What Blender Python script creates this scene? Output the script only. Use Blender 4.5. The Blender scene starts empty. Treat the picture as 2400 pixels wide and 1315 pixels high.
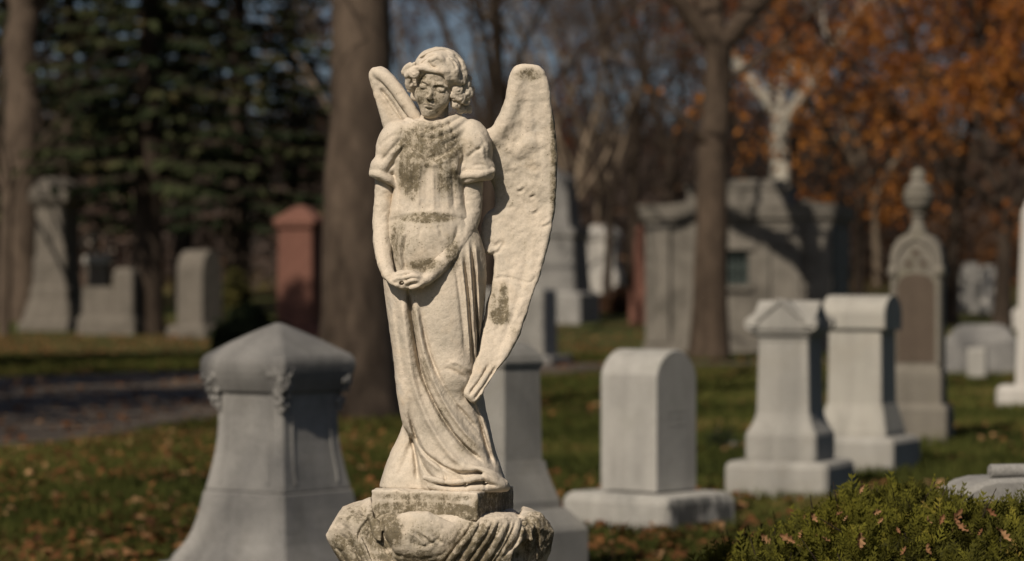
import bpy, math, random
import numpy as np
from mathutils import Vector, Matrix

R = math.radians
rng = np.random.default_rng(7)
random.seed(7)
SC = bpy.context.scene
COL = SC.collection

# ------------------------------------------------------------------ camera numbers
FPX = 7000.0          # focal length in picture widths of 2400
EYE = 1.6             # eye height in metres
CX, CY = 1200.0, 657.5
D0 = 8.0              # distance to the statue
S0 = D0 / FPX         # metres per unit at the statue


def at(px, py, d):
    return Vector(((px - CX) * d / FPX, d, EYE - (py - CY) * d / FPX))


def ground_z(x, y):
    """height of the lawn: level near the statue, rising beyond sixty metres"""
    t = np.maximum(np.asarray(y, float) - 60.0, 0.0)
    z = 0.025 * t * t / (t + 12.0)
    t2 = np.maximum(np.asarray(y, float) - 190.0, 0.0)
    return z + 0.035 * t2


def dist_for(py):
    """distance on the lawn seen at picture height py"""
    lo, hi = 5.0, 400.0
    for _ in range(60):
        m = (lo + hi) / 2
        if CY + FPX * (EYE - float(ground_z(0, m))) / m > py:
            lo = m
        else:
            hi = m
    return lo


# ------------------------------------------------------------------ object helpers
def tag(o, label=None, cat=None, group=None, kind=None):
    if label: o['label'] = label
    if cat: o['category'] = cat
    if group: o['group'] = group
    if kind: o['kind'] = kind
    return o


def empty(name, loc, label, cat, rotz=0.0, group=None):
    o = bpy.data.objects.new(name, None)
    COL.objects.link(o)
    o.empty_display_size = 0.2
    o.location = loc
    o.rotation_euler = (0, 0, rotz)
    return tag(o, label, cat, group)


def mesh_obj(name, V, Fc, mat, parent=None, smooth=False, attrs=None, mats=None, midx=None, autosm=None):
    me = bpy.data.meshes.new(name)
    V = np.asarray(V, np.float32).reshape(-1, 3)
    if isinstance(Fc, np.ndarray):
        n, k = Fc.shape
        me.vertices.add(len(V)); me.vertices.foreach_set('co', V.ravel())
        me.loops.add(n * k); me.loops.foreach_set('vertex_index', Fc.astype(np.int32).ravel())
        me.polygons.add(n)
        me.polygons.foreach_set('loop_start', np.arange(0, n * k, k, dtype=np.int32))
        me.update(calc_edges=True)
        me.validate()
    else:
        me.from_pydata(V.tolist(), [], Fc)
    if mats:
        for m in mats: me.materials.append(m)
        me.polygons.foreach_set('material_index', np.asarray(midx, np.int32))
    elif mat:
        me.materials.append(mat)
    if attrs:
        for an, av in attrs.items():
            a = me.attributes.new(an, 'FLOAT', 'POINT')
            a.data.foreach_set('value', np.asarray(av, np.float32))
    if smooth:
        me.polygons.foreach_set('use_smooth', np.ones(len(me.polygons), bool))
        if autosm is not None:
            me.set_sharp_from_angle(angle=R(autosm))
    me.update()
    o = bpy.data.objects.new(name, me)
    COL.objects.link(o)
    if parent: o.parent = parent
    return o


def copy_tree(o, parent=None):
    c = o.copy(); COL.objects.link(c)
    c.parent = parent
    for ch in list(o.children):
        copy_tree(ch, c)
    return c


class MB:
    """collects shapes into one mesh"""
    def __init__(self):
        self.V, self.F, self.n = [], [], 0

    def add(self, V, F):
        b = self.n
        self.V.extend([tuple(v) for v in V]); self.n += len(V)
        self.F.extend([tuple(i + b for i in f) for f in F])

    def rings(self, rings, close=True, cap=(True, True)):
        b = self.n
        k = len(rings[0])
        for r in rings: self.V.extend([tuple(v) for v in r])
        self.n += k * len(rings)
        for i in range(len(rings) - 1):
            for j in range(k if close else k - 1):
                j2 = (j + 1) % k
                self.F.append((b + i * k + j, b + i * k + j2, b + (i + 1) * k + j2, b + (i + 1) * k + j))
        if cap[0]: self.F.append(tuple(b + j for j in reversed(range(k))))
        if cap[1]: self.F.append(tuple(b + (len(rings) - 1) * k + j for j in range(k)))

    def sqloft(self, levels, ch=0.012, c=(0, 0), wob=0.0, cap=(True, True)):
        """stack of chamfered rectangles: levels of (z, half x, half y)"""
        rs = []
        for z, a, b in levels:
            q = min(ch, a * .45, b * .45)
            r = [(a, -b + q), (a, b - q), (a - q, b), (-a + q, b), (-a, b - q), (-a, -b + q), (-a + q, -b), (a - q, -b)]
            rs.append([(c[0] + x, c[1] + y, z) for x, y in r])
        self.rings(rs, cap=cap)

    def box(self, c, h, ch=0.012, rot=None):
        q = ch
        sub = MB()
        sub.sqloft([(-h[2], h[0] - q, h[1] - q), (-h[2] + q, h[0], h[1]), (h[2] - q, h[0], h[1]), (h[2], h[0] - q, h[1] - q)], ch=q)
        M = rot if rot is not None else Matrix.Identity(3)
        self.add([tuple(M @ Vector(v) + Vector(c)) for v in sub.V], sub.F)

    def tube(self, pts, rad, k=8, cap=(True, True)):
        pts = [Vector(p) for p in pts]
        rs = []
        up = Vector((0.123, 0.31, 1)).normalized()
        u = None
        for i, p in enumerate(pts):
            d = (pts[min(i + 1, len(pts) - 1)] - pts[max(i - 1, 0)]).normalized()
            if u is None:
                u = d.cross(up)
                if u.length < .1: u = d.cross(Vector((1, 0, 0)))
            else:
                u = u - d * u.dot(d)
            u.normalize()
            v = d.cross(u)
            r = rad[i] if hasattr(rad, '__len__') else rad
            rs.append([p + (u * math.cos(a) + v * math.sin(a)) * r for a in [2 * math.pi * j / k for j in range(k)]])
        self.rings(rs, cap=cap)

    def lathe(self, prof, k=28, c=(0, 0, 0)):
        self.rings([[(c[0] + r * math.cos(2 * math.pi * j / k), c[1] + r * math.sin(2 * math.pi * j / k), c[2] + z) for j in range(k)] for z, r in prof])

    def prism(self, poly, y0, y1, axis='y'):
        """outline in x,z run along y (or outline in y,z run along x)"""
        if axis == 'y':
            self.rings([[(x, y1, z) for x, z in poly], [(x, y0, z) for x, z in poly]])
        else:
            self.rings([[(y0, x, z) for x, z in poly], [(y1, x, z) for x, z in poly]])

    def build(self, name, mat, parent=None, smooth=False, autosm=35):
        o = mesh_obj(name, self.V, self.F, mat, parent, smooth, autosm=autosm if smooth else None)
        return o


# ------------------------------------------------------------------ node helpers
def new_mat(name):
    m = bpy.data.materials.new(name)
    m.use_nodes = True
    nt = m.node_tree
    b = nt.nodes['Principled BSDF']
    return m, nt, b


def N(nt, t, **kw):
    n = nt.nodes.new(t)
    for k, v in kw.items():
        if k.startswith('i_'):
            n.inputs[k[2:].replace('_', ' ')].default_value = v
        elif k == 'ins':
            for kk, vv in v.items(): n.inputs[kk].default_value = vv
        else:
            setattr(n, k, v)
    return n


def L(nt, a, b): nt.links.new(a, b)


def ramp(nt, fac, stops, interp='LINEAR'):
    n = nt.nodes.new('ShaderNodeValToRGB')
    n.color_ramp.interpolation = interp
    els = n.color_ramp.elements
    while len(els) < len(stops): els.new(0.5)
    for e, (p, c) in zip(els, stops):
        e.position = p
        e.color = (c[0], c[1], c[2], 1) if hasattr(c, '__len__') else (c, c, c, 1)
    L(nt, fac, n.inputs[0])
    return n.outputs[0]


def noise(nt, vec, scale, detail=4, rough=.55, dist=0.0, out='Fac'):
    n = N(nt, 'ShaderNodeTexNoise', ins={'Scale': scale, 'Detail': detail, 'Roughness': rough, 'Distortion': dist})
    L(nt, vec, n.inputs['Vector'])
    return n.outputs[out]


def mixc(nt, fac, a, b, mode='MIX'):
    n = N(nt, 'ShaderNodeMix', data_type='RGBA', blend_type=mode)
    for s, v in ((0, fac), (6, a), (7, b)):
        if isinstance(v, (int, float)): n.inputs[s].default_value = v
        elif isinstance(v, tuple): n.inputs[s].default_value = (*v[:3], 1)
        else: L(nt, v, n.inputs[s])
    return n.outputs[2]


def math_(nt, op, a, b=None, c=None, clamp=False):
    n = N(nt, 'ShaderNodeMath', operation=op, use_clamp=clamp)
    for i, v in enumerate((a, b, c)):
        if v is None: continue
        if isinstance(v, (int, float)): n.inputs[i].default_value = v
        else: L(nt, v, n.inputs[i])
    return n.outputs[0]


def bump(nt, bsdf, h, strength=.3, dist=.01, prev=None):
    n = N(nt, 'ShaderNodeBump', ins={'Strength': strength, 'Distance': dist})
    L(nt, h, n.inputs['Height'])
    if prev is not None: L(nt, prev, n.inputs['Normal'])
    L(nt, n.outputs[0], bsdf.inputs['Normal'])
    return n.outputs[0]


def coords(nt, kind='Object'):
    return nt.nodes.new('ShaderNodeTexCoord').outputs[kind]


def scaled(nt, vec, s):
    n = N(nt, 'ShaderNodeMapping')
    n.inputs['Scale'].default_value = s
    L(nt, vec, n.inputs['Vector'])
    return n.outputs[0]


def granite(name, base, vary=.25, speck=.25, stain=None, stain_amt=.5, stain_scale=2.2, streak=None):
    """weathered cemetery stone: cloudy colour, fine grain, soft stains"""
    m, nt, b = new_mat(name)
    oc = coords(nt)
    big = noise(nt, oc, 3.2, 5, .6)
    fine = noise(nt, oc, 95, 3, .6)
    mid = noise(nt, oc, 17, 5, .65)
    dark = tuple(c * (1 - vary) for c in base)
    lite = tuple(min(.85, c * (1 + vary * .8)) for c in base)
    c = ramp(nt, big, [(.34, dark), (.5, base), (.66, lite)])
    drip = noise(nt, scaled(nt, oc, (7, 7, .9)), 1.0, 6, .65, .3)
    c = mixc(nt, .55, c, ramp(nt, drip, [(.36, tuple(x * .66 for x in base)), (.52, base), (.66, tuple(min(.85, x * 1.16) for x in base))]))
    c = mixc(nt, speck, c, ramp(nt, fine, [(.35, tuple(x * .5 for x in base)), (.6, tuple(min(.85, x * 1.35) for x in base))]), 'MIX')
    if stain:
        s = noise(nt, oc, stain_scale, 8, .68, .6)
        f = ramp(nt, s, [(.5, 0), (.68, 1)])
        c = mixc(nt, math_(nt, 'MULTIPLY', f, stain_amt), c, stain)
    if streak:
        sv = scaled(nt, oc, (5.5, 5.5, 2.2))
        s = noise(nt, sv, 1.0, 6, .7, .4)
        f = ramp(nt, s, [(.47, 0), (.55, 1)])
        sx = N(nt, 'ShaderNodeSeparateXYZ'); L(nt, oc, sx.inputs[0])
        mr = N(nt, 'ShaderNodeMapRange', ins={'From Min': .40, 'From Max': .43}); L(nt, sx.outputs['X'], mr.inputs['Value'])
        c = mixc(nt, math_(nt, 'MULTIPLY', math_(nt, 'MULTIPLY', f, mr.outputs[0]), .92), c, streak)
    L(nt, c, b.inputs['Base Color'])
    b.inputs['Roughness'].default_value = .88
    b.inputs['Specular IOR Level'].default_value = .22
    h = math_(nt, 'ADD', math_(nt, 'MULTIPLY', mid, .7), math_(nt, 'MULTIPLY', fine, .3))
    bump(nt, b, h, .35, .006)
    return m
# ------------------------------------------------------------------ carved shapes: distance fields turned into meshes
def smin(a, b, k):
    if k <= 0: return np.minimum(a, b)
    h = np.maximum(k - np.abs(a - b), 0) / k
    return np.minimum(a, b) - h * h * k * .25


def smax(a, b, k): return -smin(-a, -b, k)


def catmull(pts, n=8):
    P = np.asarray(pts, float)
    if len(P) < 3:
        t = np.linspace(0, 1, n + 1)[:, None]
        return P[0] * (1 - t) + P[-1] * t
    Q = np.vstack([2 * P[0] - P[1], P, 2 * P[-1] - P[-2]])
    out = []
    for i in range(1, len(Q) - 2):
        for s in range(n):
            t = s / n
            a, b, c, d = Q[i - 1], Q[i], Q[i + 1], Q[i + 2]
            out.append(.5 * ((2 * b) + (-a + c) * t + (2 * a - 5 * b + 4 * c - d) * t * t + (-a + 3 * b - 3 * c + d) * t ** 3))
    out.append(P[-1])
    return np.array(out)


class Field:
    """x to the side, y down, w towards the viewer, all in statue units (1.14 mm)"""
    def __init__(self, lo, hi, h):
        self.lo, self.h = np.array(lo, float), h
        n = [int((b - a) / h) + 1 for a, b in zip(lo, hi)]
        self.ax = [(a + h * np.arange(k)).astype(np.float32) for a, k in zip(lo, n)]
        self.F = np.full(n, 60.0, np.float32)

    def sub(self, lo, hi, m):
        sl, g = [], []
        for a in range(3):
            i0 = max(0, int((lo[a] - m - self.lo[a]) / self.h))
            i1 = min(len(self.ax[a]), int((hi[a] + m - self.lo[a]) / self.h) + 2)
            if i1 <= i0: return None, None
            sl.append(slice(i0, i1)); g.append(self.ax[a][i0:i1])
        return tuple(sl), (g[0][:, None, None], g[1][None, :, None], g[2][None, None, :])

    def put(self, lo, hi, fn, k=0.0, mode='add', m=None):
        m = (k + 8 + self.h * 2) if m is None else m
        sl, g = self.sub(lo, hi, m)
        if sl is None: return
        d = fn(*g).astype(np.float32)
        if mode == 'add': self.F[sl] = smin(self.F[sl], d, k)
        elif mode == 'cut': self.F[sl] = smax(self.F[sl], -d, k)

    def chain(self, pts, k=6, mode='add', n=6, Rm=None, c=None):
        """tapered rounded rope through points (x, y, w, radius)"""
        P = catmull(pts, n)
        if Rm is not None:
            P = np.hstack([P[:, :3] @ Rm.T + c, P[:, 3:]])
        rmax = P[:, 3].max()

        def fn(x, y, w):
            out = None
            for a, b in zip(P[:-1], P[1:]):
                d = b[:3] - a[:3]; L2 = max(d @ d, 1e-6)
                t = np.clip(((x - a[0]) * d[0] + (y - a[1]) * d[1] + (w - a[2]) * d[2]) / L2, 0, 1)
                q = np.sqrt((x - a[0] - t * d[0]) ** 2 + (y - a[1] - t * d[1]) ** 2 + (w - a[2] - t * d[2]) ** 2) - (a[3] + t * (b[3] - a[3]))
                out = q if out is None else np.minimum(out, q)
            return out
        self.put(P[:, :3].min(0) - rmax, P[:, :3].max(0) + rmax, fn, k, mode)

    def ell(self, c, r, k=8, mode='add', Rm=None, hc=None, rot=None):
        """ellipsoid; Rm and hc place it in a turned frame, rot tilts it in the picture plane"""
        c = np.array(c, float); r = np.array(r, float)
        Q = np.eye(3) if Rm is None else Rm
        if rot is not None:
            a = R(rot); Q = Q @ np.array([[math.cos(a), -math.sin(a), 0], [math.sin(a), math.cos(a), 0], [0, 0, 1]])
        cc = c if Rm is None else Rm @ c + hc
        rm = r.max()

        def fn(x, y, w):
            dx, dy, dw = x - cc[0], y - cc[1], w - cc[2]
            u = dx * Q[0, 0] + dy * Q[1, 0] + dw * Q[2, 0]
            v = dx * Q[0, 1] + dy * Q[1, 1] + dw * Q[2, 1]
            t = dx * Q[0, 2] + dy * Q[1, 2] + dw * Q[2, 2]
            k0 = np.sqrt((u / r[0]) ** 2 + (v / r[1]) ** 2 + (t / r[2]) ** 2)
            k1 = np.sqrt((u / r[0] ** 2) ** 2 + (v / r[1] ** 2) ** 2 + (t / r[2] ** 2) ** 2) + 1e-6
            return k0 * (k0 - 1) / k1
        self.put(cc - rm, cc + rm, fn, k, mode)

    def loft(self, rows, k=8, power=2.0, n=6, mode='add'):
        """rows of (y, left x, right x, centre w, half depth)"""
        P = catmull(rows, n)
        P = P[np.argsort(P[:, 0])]
        lo = (P[:, 1].min(), P[0, 0], (P[:, 3] - P[:, 4]).min()); hi = (P[:, 2].max(), P[-1, 0], (P[:, 3] + P[:, 4]).max())

        def fn(x, y, w):
            yy = y.ravel()
            f = lambda j: np.interp(yy, P[:, 0], P[:, j])[None, :, None]
            a = (f(2) - f(1)) / 2; cx = (f(2) + f(1)) / 2; b = f(4)
            u = np.abs(x - cx) / a; v = np.abs(w - f(3)) / b
            k0 = (u ** power + v ** power) ** (1 / power)
            d = (k0 - 1) * np.minimum(a, b) * .9
            return smax(d, np.maximum(P[0, 0] - y, y - P[-1, 0]), 6)
        self.put(lo, hi, fn, k, mode)

    def slab(self, poly, wc, th, rnd, k=6, mode='add', wlo=-150, whi=150):
        """outline in the picture plane given thickness; wc and th are functions of x, y"""
        P = np.asarray(poly, float)
        lo = (P[:, 0].min(), P[:, 1].min(), wlo); hi = (P[:, 0].max(), P[:, 1].max(), whi)

        def fn(x, y, w):
            X, Y = x[:, :, 0] + 0 * y[:, :, 0], y[:, :, 0] + 0 * x[:, :, 0]
            d2 = poly_sd(P, X, Y)[:, :, None]
            q0 = d2 + rnd
            t = th(X, Y)[:, :, None] if callable(th) else th
            q1 = np.abs(w - wc(X, Y)[:, :, None]) - t + rnd
            return np.minimum(np.maximum(q0, q1), 0) + np.sqrt(np.maximum(q0, 0) ** 2 + np.maximum(q1, 0) ** 2) - rnd
        self.put(lo, hi, fn, k, mode)

    def hull(self, pts, k=4, rnd=2.0):
        import bmesh
        bm = bmesh.new()
        for p in pts: bm.verts.new(p)
        bmesh.ops.convex_hull(bm, input=bm.verts)
        bm.normal_update()
        c = np.mean(np.array(pts, float), 0)
        pl = []
        for f in bm.faces:
            n = np.array(f.normal); q = np.array(f.verts[0].co)
            if n @ (q - c) < 0: n = -n
            pl.append((n, n @ q))
        bm.free()
        P = np.array(pts, float)

        def fn(x, y, w):
            out = None
            for n, o in pl:
                q = x * n[0] + y * n[1] + w * n[2] - o
                out = q if out is None else smax(out, q, rnd)
            return out
        self.put(P.min(0), P.max(0), fn, k)

    def fold(self, pts, amp, width, front=0.0, taper=5.0, soft=20.0, side=None, n=8, back=False):
        """ridge (amp above 0) or groove (below 0) that follows a path over the front; side makes it a one-sided cloth edge"""
        P = catmull(pts, n)
        reach = width * (3.0 if side is None else 4.0)
        sl, g = self.sub((P[:, 0].min(), P[:, 1].min(), self.ax[2][0]), (P[:, 0].max(), P[:, 1].max(), self.ax[2][-1]), reach)
        if sl is None: return
        X, Y = g[0][:, :, 0] + 0 * g[1][:, :, 0], g[1][:, :, 0] + 0 * g[0][:, :, 0]
        best = np.full(X.shape, 1e9); tt = np.zeros(X.shape); sg = np.zeros(X.shape)
        m = len(P) - 1
        for i in range(m):
            a, d = P[i, :2], P[i + 1, :2] - P[i, :2]
            L2 = max(d @ d, 1e-6)
            t = np.clip(((X - a[0]) * d[0] + (Y - a[1]) * d[1]) / L2, 0, 1)
            ex, ey = X - a[0] - t * d[0], Y - a[1] - t * d[1]
            q = ex * ex + ey * ey
            b = q < best
            best = np.where(b, q, best); tt = np.where(b, (i + t) / m, tt); sg = np.where(b, np.sign(d[0] * ey - d[1] * ex), sg)
        dd = np.sqrt(best)
        tp = np.clip(np.minimum(tt, 1 - tt) * taper, 0, 1); tp = tp * tp * (3 - 2 * tp)
        if side is None:
            pr = np.exp(-(dd / width) ** 2)
        else:
            s = dd * sg * side
            pr = np.where(s > 0, np.exp(-(s / width)), np.exp(-(s / 2.5) ** 2))
        pr = (amp * pr * tp).astype(np.float32)[:, :, None]
        wm = np.clip((g[2] - front) / soft, 0, 1)
        if back: wm = 1 - wm
        self.F[sl] -= pr * wm

    def mesh(self, nz=()):
        V, Q, G = surface_nets(self.F)
        nrm = G / (np.linalg.norm(G, axis=1, keepdims=True) + 1e-9)
        P = V * self.h + self.lo
        for amp, scale, seed, mode in nz:
            q = vnoise(P / scale, seed)
            if mode == 'ridge': q = 1 - 2 * np.abs(q)
            P = P + nrm * (amp * q)[:, None]
        return P, Q, nrm


def poly_sd(P, X, Y):
    d = np.full(X.shape, 1e12); s = np.ones(X.shape)
    n = len(P)
    for i in range(n):
        a, b = P[i], P[i - 1]
        e = b - a; wx, wy = X - a[0], Y - a[1]
        t = np.clip((wx * e[0] + wy * e[1]) / (e @ e), 0, 1)
        bx, by = wx - e[0] * t, wy - e[1] * t
        d = np.minimum(d, bx * bx + by * by)
        c1, c2, c3 = Y >= a[1], Y < b[1], e[0] * wy > e[1] * wx
        fl = (c1 & c2 & c3) | (~c1 & ~c2 & ~c3)
        s = np.where(fl, -s, s)
    return s * np.sqrt(d)


def surface_nets(F):
    ins = F < 0
    sh = F.shape
    c = np.zeros([s - 1 for s in sh], np.uint8)
    offs = [(i, j, k) for i in (0, 1) for j in (0, 1) for k in (0, 1)]
    S = lambda o: tuple(slice(o[a], sh[a] - 1 + o[a]) for a in range(3))
    for o in offs: c += ins[S(o)]
    act = (c > 0) & (c < 8)
    cells = np.argwhere(act)
    idx = np.full(act.shape, -1, np.int32); idx[act] = np.arange(len(cells))
    pos = np.zeros((len(cells), 3)); cnt = np.zeros(len(cells))
    val = {o: F[cells[:, 0] + o[0], cells[:, 1] + o[1], cells[:, 2] + o[2]].astype(float) for o in offs}
    for a in offs:
        for ax in range(3):
            if a[ax]: continue
            b = list(a); b[ax] = 1; b = tuple(b)
            va, vb = val[a], val[b]
            m = (va < 0) != (vb < 0)
            t = np.where(m, va / np.where(m, va - vb, 1), 0)
            p = np.array(a, float)[None] + np.zeros((len(cells), 3)); p[:, ax] += t
            pos += p * m[:, None]; cnt += m
    V = cells + pos / cnt[:, None]
    G = np.stack([sum(val[o] * (1 if o[ax] else -1) for o in offs) for ax in range(3)], 1)
    Q = []
    for ax in range(3):
        lo = [slice(1, -1)] * 3; hi = [slice(1, -1)] * 3
        lo[ax] = slice(0, -1); hi[ax] = slice(1, None)
        A, B = ins[tuple(lo)], ins[tuple(hi)]
        e = np.argwhere(A != B)
        s = A[e[:, 0], e[:, 1], e[:, 2]]
        off = np.array([1, 1, 1]); off[ax] = 0
        e = e + off
        u, v = [i for i in range(3) if i != ax]
        def cell(du, dv):
            q = e.copy(); q[:, u] -= du; q[:, v] -= dv
            return idx[q[:, 0], q[:, 1], q[:, 2]]
        quad = np.stack([cell(1, 1), cell(0, 1), cell(0, 0), cell(1, 0)], 1)
        fl = s if ax != 1 else ~s
        quad[fl] = quad[fl][:, ::-1]
        Q.append(quad)
    Q = np.vstack(Q)
    Q = Q[(Q >= 0).all(1)]
    return V, Q, G


_LAT = {}


def vnoise(P, seed=0):
    """smooth value noise, about -1 to 1"""
    if seed not in _LAT: _LAT[seed] = np.random.default_rng(seed).uniform(-1, 1, (32, 32, 32))
    Lt = _LAT[seed]
    i = np.floor(P).astype(int); f = P - i; f = f * f * (3 - 2 * f)
    out = 0
    for a in (0, 1):
        for b in (0, 1):
            for c in (0, 1):
                wgt = (f[:, 0] if a else 1 - f[:, 0]) * (f[:, 1] if b else 1 - f[:, 1]) * (f[:, 2] if c else 1 - f[:, 2])
                out = out + wgt * Lt[(i[:, 0] + a) % 32, (i[:, 1] + b) % 32, (i[:, 2] + c) % 32]
    return out


def carved(name, fld, mat, parent, origin, nz=(), lichen=(), back_l=.25):
    """mesh of a field placed in metres under its parent; lichen: (x, y, rx, ry, strength) growths on the stone"""
    P, Q, nrm = fld.mesh(nz)
    li = np.full(len(P), 0.0)
    for cx, cy, rx, ry, st in lichen:
        g = np.exp(-(((P[:, 0] - cx) / rx) ** 2 + ((P[:, 1] - cy) / ry) ** 2) ** 2)
        li = np.maximum(li, g * st)
    li = np.minimum(li, .86)
    li = np.where(nrm[:, 2] < -.3, np.minimum(li, back_l), li)
    W = np.stack([(P[:, 0] - origin[0]) * S0, -(P[:, 2] - origin[2]) * S0, -(P[:, 1] - origin[1]) * S0], 1)
    # outward faces
    v0, v1, v2 = W[Q[:, 0]], W[Q[:, 1]], W[Q[:, 2]]
    nw = np.stack([nrm[:, 0], -nrm[:, 2], -nrm[:, 1]], 1)[Q[:, 0]]
    if np.einsum('ij,ij->i', nw, np.cross(v1 - v0, v2 - v0)).sum() < 0: Q = Q[:, ::-1]
    return mesh_obj(name, W, np.ascontiguousarray(Q), mat, parent, True, {'lichen': li})
# ------------------------------------------------------------------ the angel
def marble_mat():
    m, nt, b = new_mat('weathered_marble')
    oc = coords(nt)
    at_ = N(nt, 'ShaderNodeAttribute', attribute_name='lichen')
    li = at_.outputs['Fac']
    big = noise(nt, oc, 5.5, 5, .6, .3)
    c = ramp(nt, big, [(.30, (.37, .335, .285)), (.44, (.52, .465, .39)), (.58, (.60, .525, .435)), (.70, (.53, .50, .45))])
    warm = ramp(nt, noise(nt, oc, 9, 4, .6, .8), [(.55, 0), (.75, 1)])
    c = mixc(nt, math_(nt, 'MULTIPLY', warm, .3), c, (.60, .42, .24))
    grey = ramp(nt, noise(nt, scaled(nt, oc, (16, 16, 5)), 1.0, 5, .6, .3), [(.5, 0), (.72, 1)])
    c = mixc(nt, math_(nt, 'MULTIPLY', grey, .35), c, (.42, .39, .33))
    grain = noise(nt, oc, 210, 2, .6)
    c = mixc(nt, .18, c, ramp(nt, grain, [(.35, (.33, .29, .22)), (.6, (.68, .6, .48))]))
    # crusty lichen: mottled olive growth with broken edges, and small dark specks
    n1 = noise(nt, oc, 62, 8, .74, .35)
    n2 = noise(nt, oc, 190, 4, .7)
    n3 = noise(nt, oc, 13, 3, .5)
    n4 = noise(nt, scaled(nt, oc, (75, 75, 8)), 1.0, 5, .65, .3)
    mixn = math_(nt, 'ADD', math_(nt, 'ADD', math_(nt, 'MULTIPLY', n1, .44), math_(nt, 'MULTIPLY', n2, .22)), math_(nt, 'ADD', math_(nt, 'MULTIPLY', n3, .12), math_(nt, 'MULTIPLY', n4, .22)))
    thr = math_(nt, 'SUBTRACT', .70, math_(nt, 'MULTIPLY', li, .262))
    d = math_(nt, 'SUBTRACT', mixn, thr)
    f1 = ramp(nt, math_(nt, 'ADD', math_(nt, 'MULTIPLY', d, 16), .3), [(0, 0), (1, 1)])
    f2 = ramp(nt, math_(nt, 'ADD', math_(nt, 'MULTIPLY', d, 7), .9), [(0, 0), (1, 1)])
    vor = N(nt, 'ShaderNodeTexVoronoi', feature='F1', ins={'Scale': 150.0, 'Randomness': 1.0})
    L(nt, oc, vor.inputs['Vector'])
    sepc = N(nt, 'ShaderNodeSeparateColor'); L(nt, vor.outputs['Color'], sepc.inputs[0])
    size = math_(nt, 'MULTIPLY', math_(nt, 'POWER', sepc.outputs[0], 6.0), math_(nt, 'ADD', .06, math_(nt, 'MULTIPLY', li, .42)))
    sp = math_(nt, 'LESS_THAN', vor.outputs['Distance'], math_(nt, 'MULTIPLY', size, math_(nt, 'ADD', n3, .5)))
    lc = ramp(nt, n2, [(.32, (.035, .029, .018)), (.48, (.085, .069, .042)), (.58, (.11, .09, .052)), (.72, (.19, .16, .10))])
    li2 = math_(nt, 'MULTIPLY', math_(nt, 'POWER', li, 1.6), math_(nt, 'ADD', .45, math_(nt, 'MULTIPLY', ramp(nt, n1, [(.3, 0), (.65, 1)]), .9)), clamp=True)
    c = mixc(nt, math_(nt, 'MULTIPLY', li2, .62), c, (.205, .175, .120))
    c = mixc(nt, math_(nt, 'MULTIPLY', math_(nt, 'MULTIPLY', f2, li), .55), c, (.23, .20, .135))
    c = mixc(nt, math_(nt, 'MULTIPLY', f1, .8), c, lc)
    c = mixc(nt, math_(nt, 'MULTIPLY', sp, .75), c, (.11, .085, .05))
    L(nt, c, b.inputs['Base Color'])
    b.inputs['Roughness'].default_value = .85
    b.inputs['Specular IOR Level'].default_value = .2
    h = math_(nt, 'ADD', math_(nt, 'MULTIPLY', noise(nt, oc, 42, 6, .65), .7), math_(nt, 'MULTIPLY', grain, .3))
    p = bump(nt, b, h, .6, .006)
    bump(nt, b, math_(nt, 'MAXIMUM', f1, sp), .35, .0025, p)
    return m


MARBLE = marble_mat()
ORG = (1039.0, 1206.0, 0.0)
angel = empty('angel_statue', at(ORG[0], ORG[1], D0), 'weathered cream marble angel with clasped hands and tall feathered wings on a square plinth', 'statue')

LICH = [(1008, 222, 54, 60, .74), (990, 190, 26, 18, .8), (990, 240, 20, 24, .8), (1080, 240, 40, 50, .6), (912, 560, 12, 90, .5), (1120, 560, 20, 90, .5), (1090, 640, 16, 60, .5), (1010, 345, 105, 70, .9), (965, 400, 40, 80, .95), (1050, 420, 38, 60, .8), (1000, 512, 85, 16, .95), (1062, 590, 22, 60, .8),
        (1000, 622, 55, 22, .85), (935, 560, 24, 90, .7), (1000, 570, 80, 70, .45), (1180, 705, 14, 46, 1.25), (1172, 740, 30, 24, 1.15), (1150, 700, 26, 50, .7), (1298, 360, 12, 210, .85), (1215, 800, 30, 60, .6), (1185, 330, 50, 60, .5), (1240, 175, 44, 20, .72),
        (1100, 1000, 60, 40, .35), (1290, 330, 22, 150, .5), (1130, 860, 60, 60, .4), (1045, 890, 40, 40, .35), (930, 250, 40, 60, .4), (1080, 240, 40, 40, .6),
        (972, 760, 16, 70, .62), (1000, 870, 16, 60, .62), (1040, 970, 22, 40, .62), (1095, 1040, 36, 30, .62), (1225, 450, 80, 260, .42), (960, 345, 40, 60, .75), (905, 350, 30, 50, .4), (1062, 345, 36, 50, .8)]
# plain marble keeps a thin scatter of specks
BASE_L = [(1040, 650, 600, 900, .30)]


def head_frame():
    ro, ps, ph = R(12), R(10), R(17)
    Rz = np.array([[math.cos(ro), -math.sin(ro), 0], [math.sin(ro), math.cos(ro), 0], [0, 0, 1]])
    Ry = np.array([[math.cos(ps), 0, -math.sin(ps)], [0, 1, 0], [math.sin(ps), 0, math.cos(ps)]])
    Rx = np.array([[1, 0, 0], [0, math.cos(ph), math.sin(ph)], [0, -math.sin(ph), math.cos(ph)]])
    return Rz @ Ry @ Rx, np.array([1024.0, 195.0, 18.0])


HR, HC = head_frame()

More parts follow.
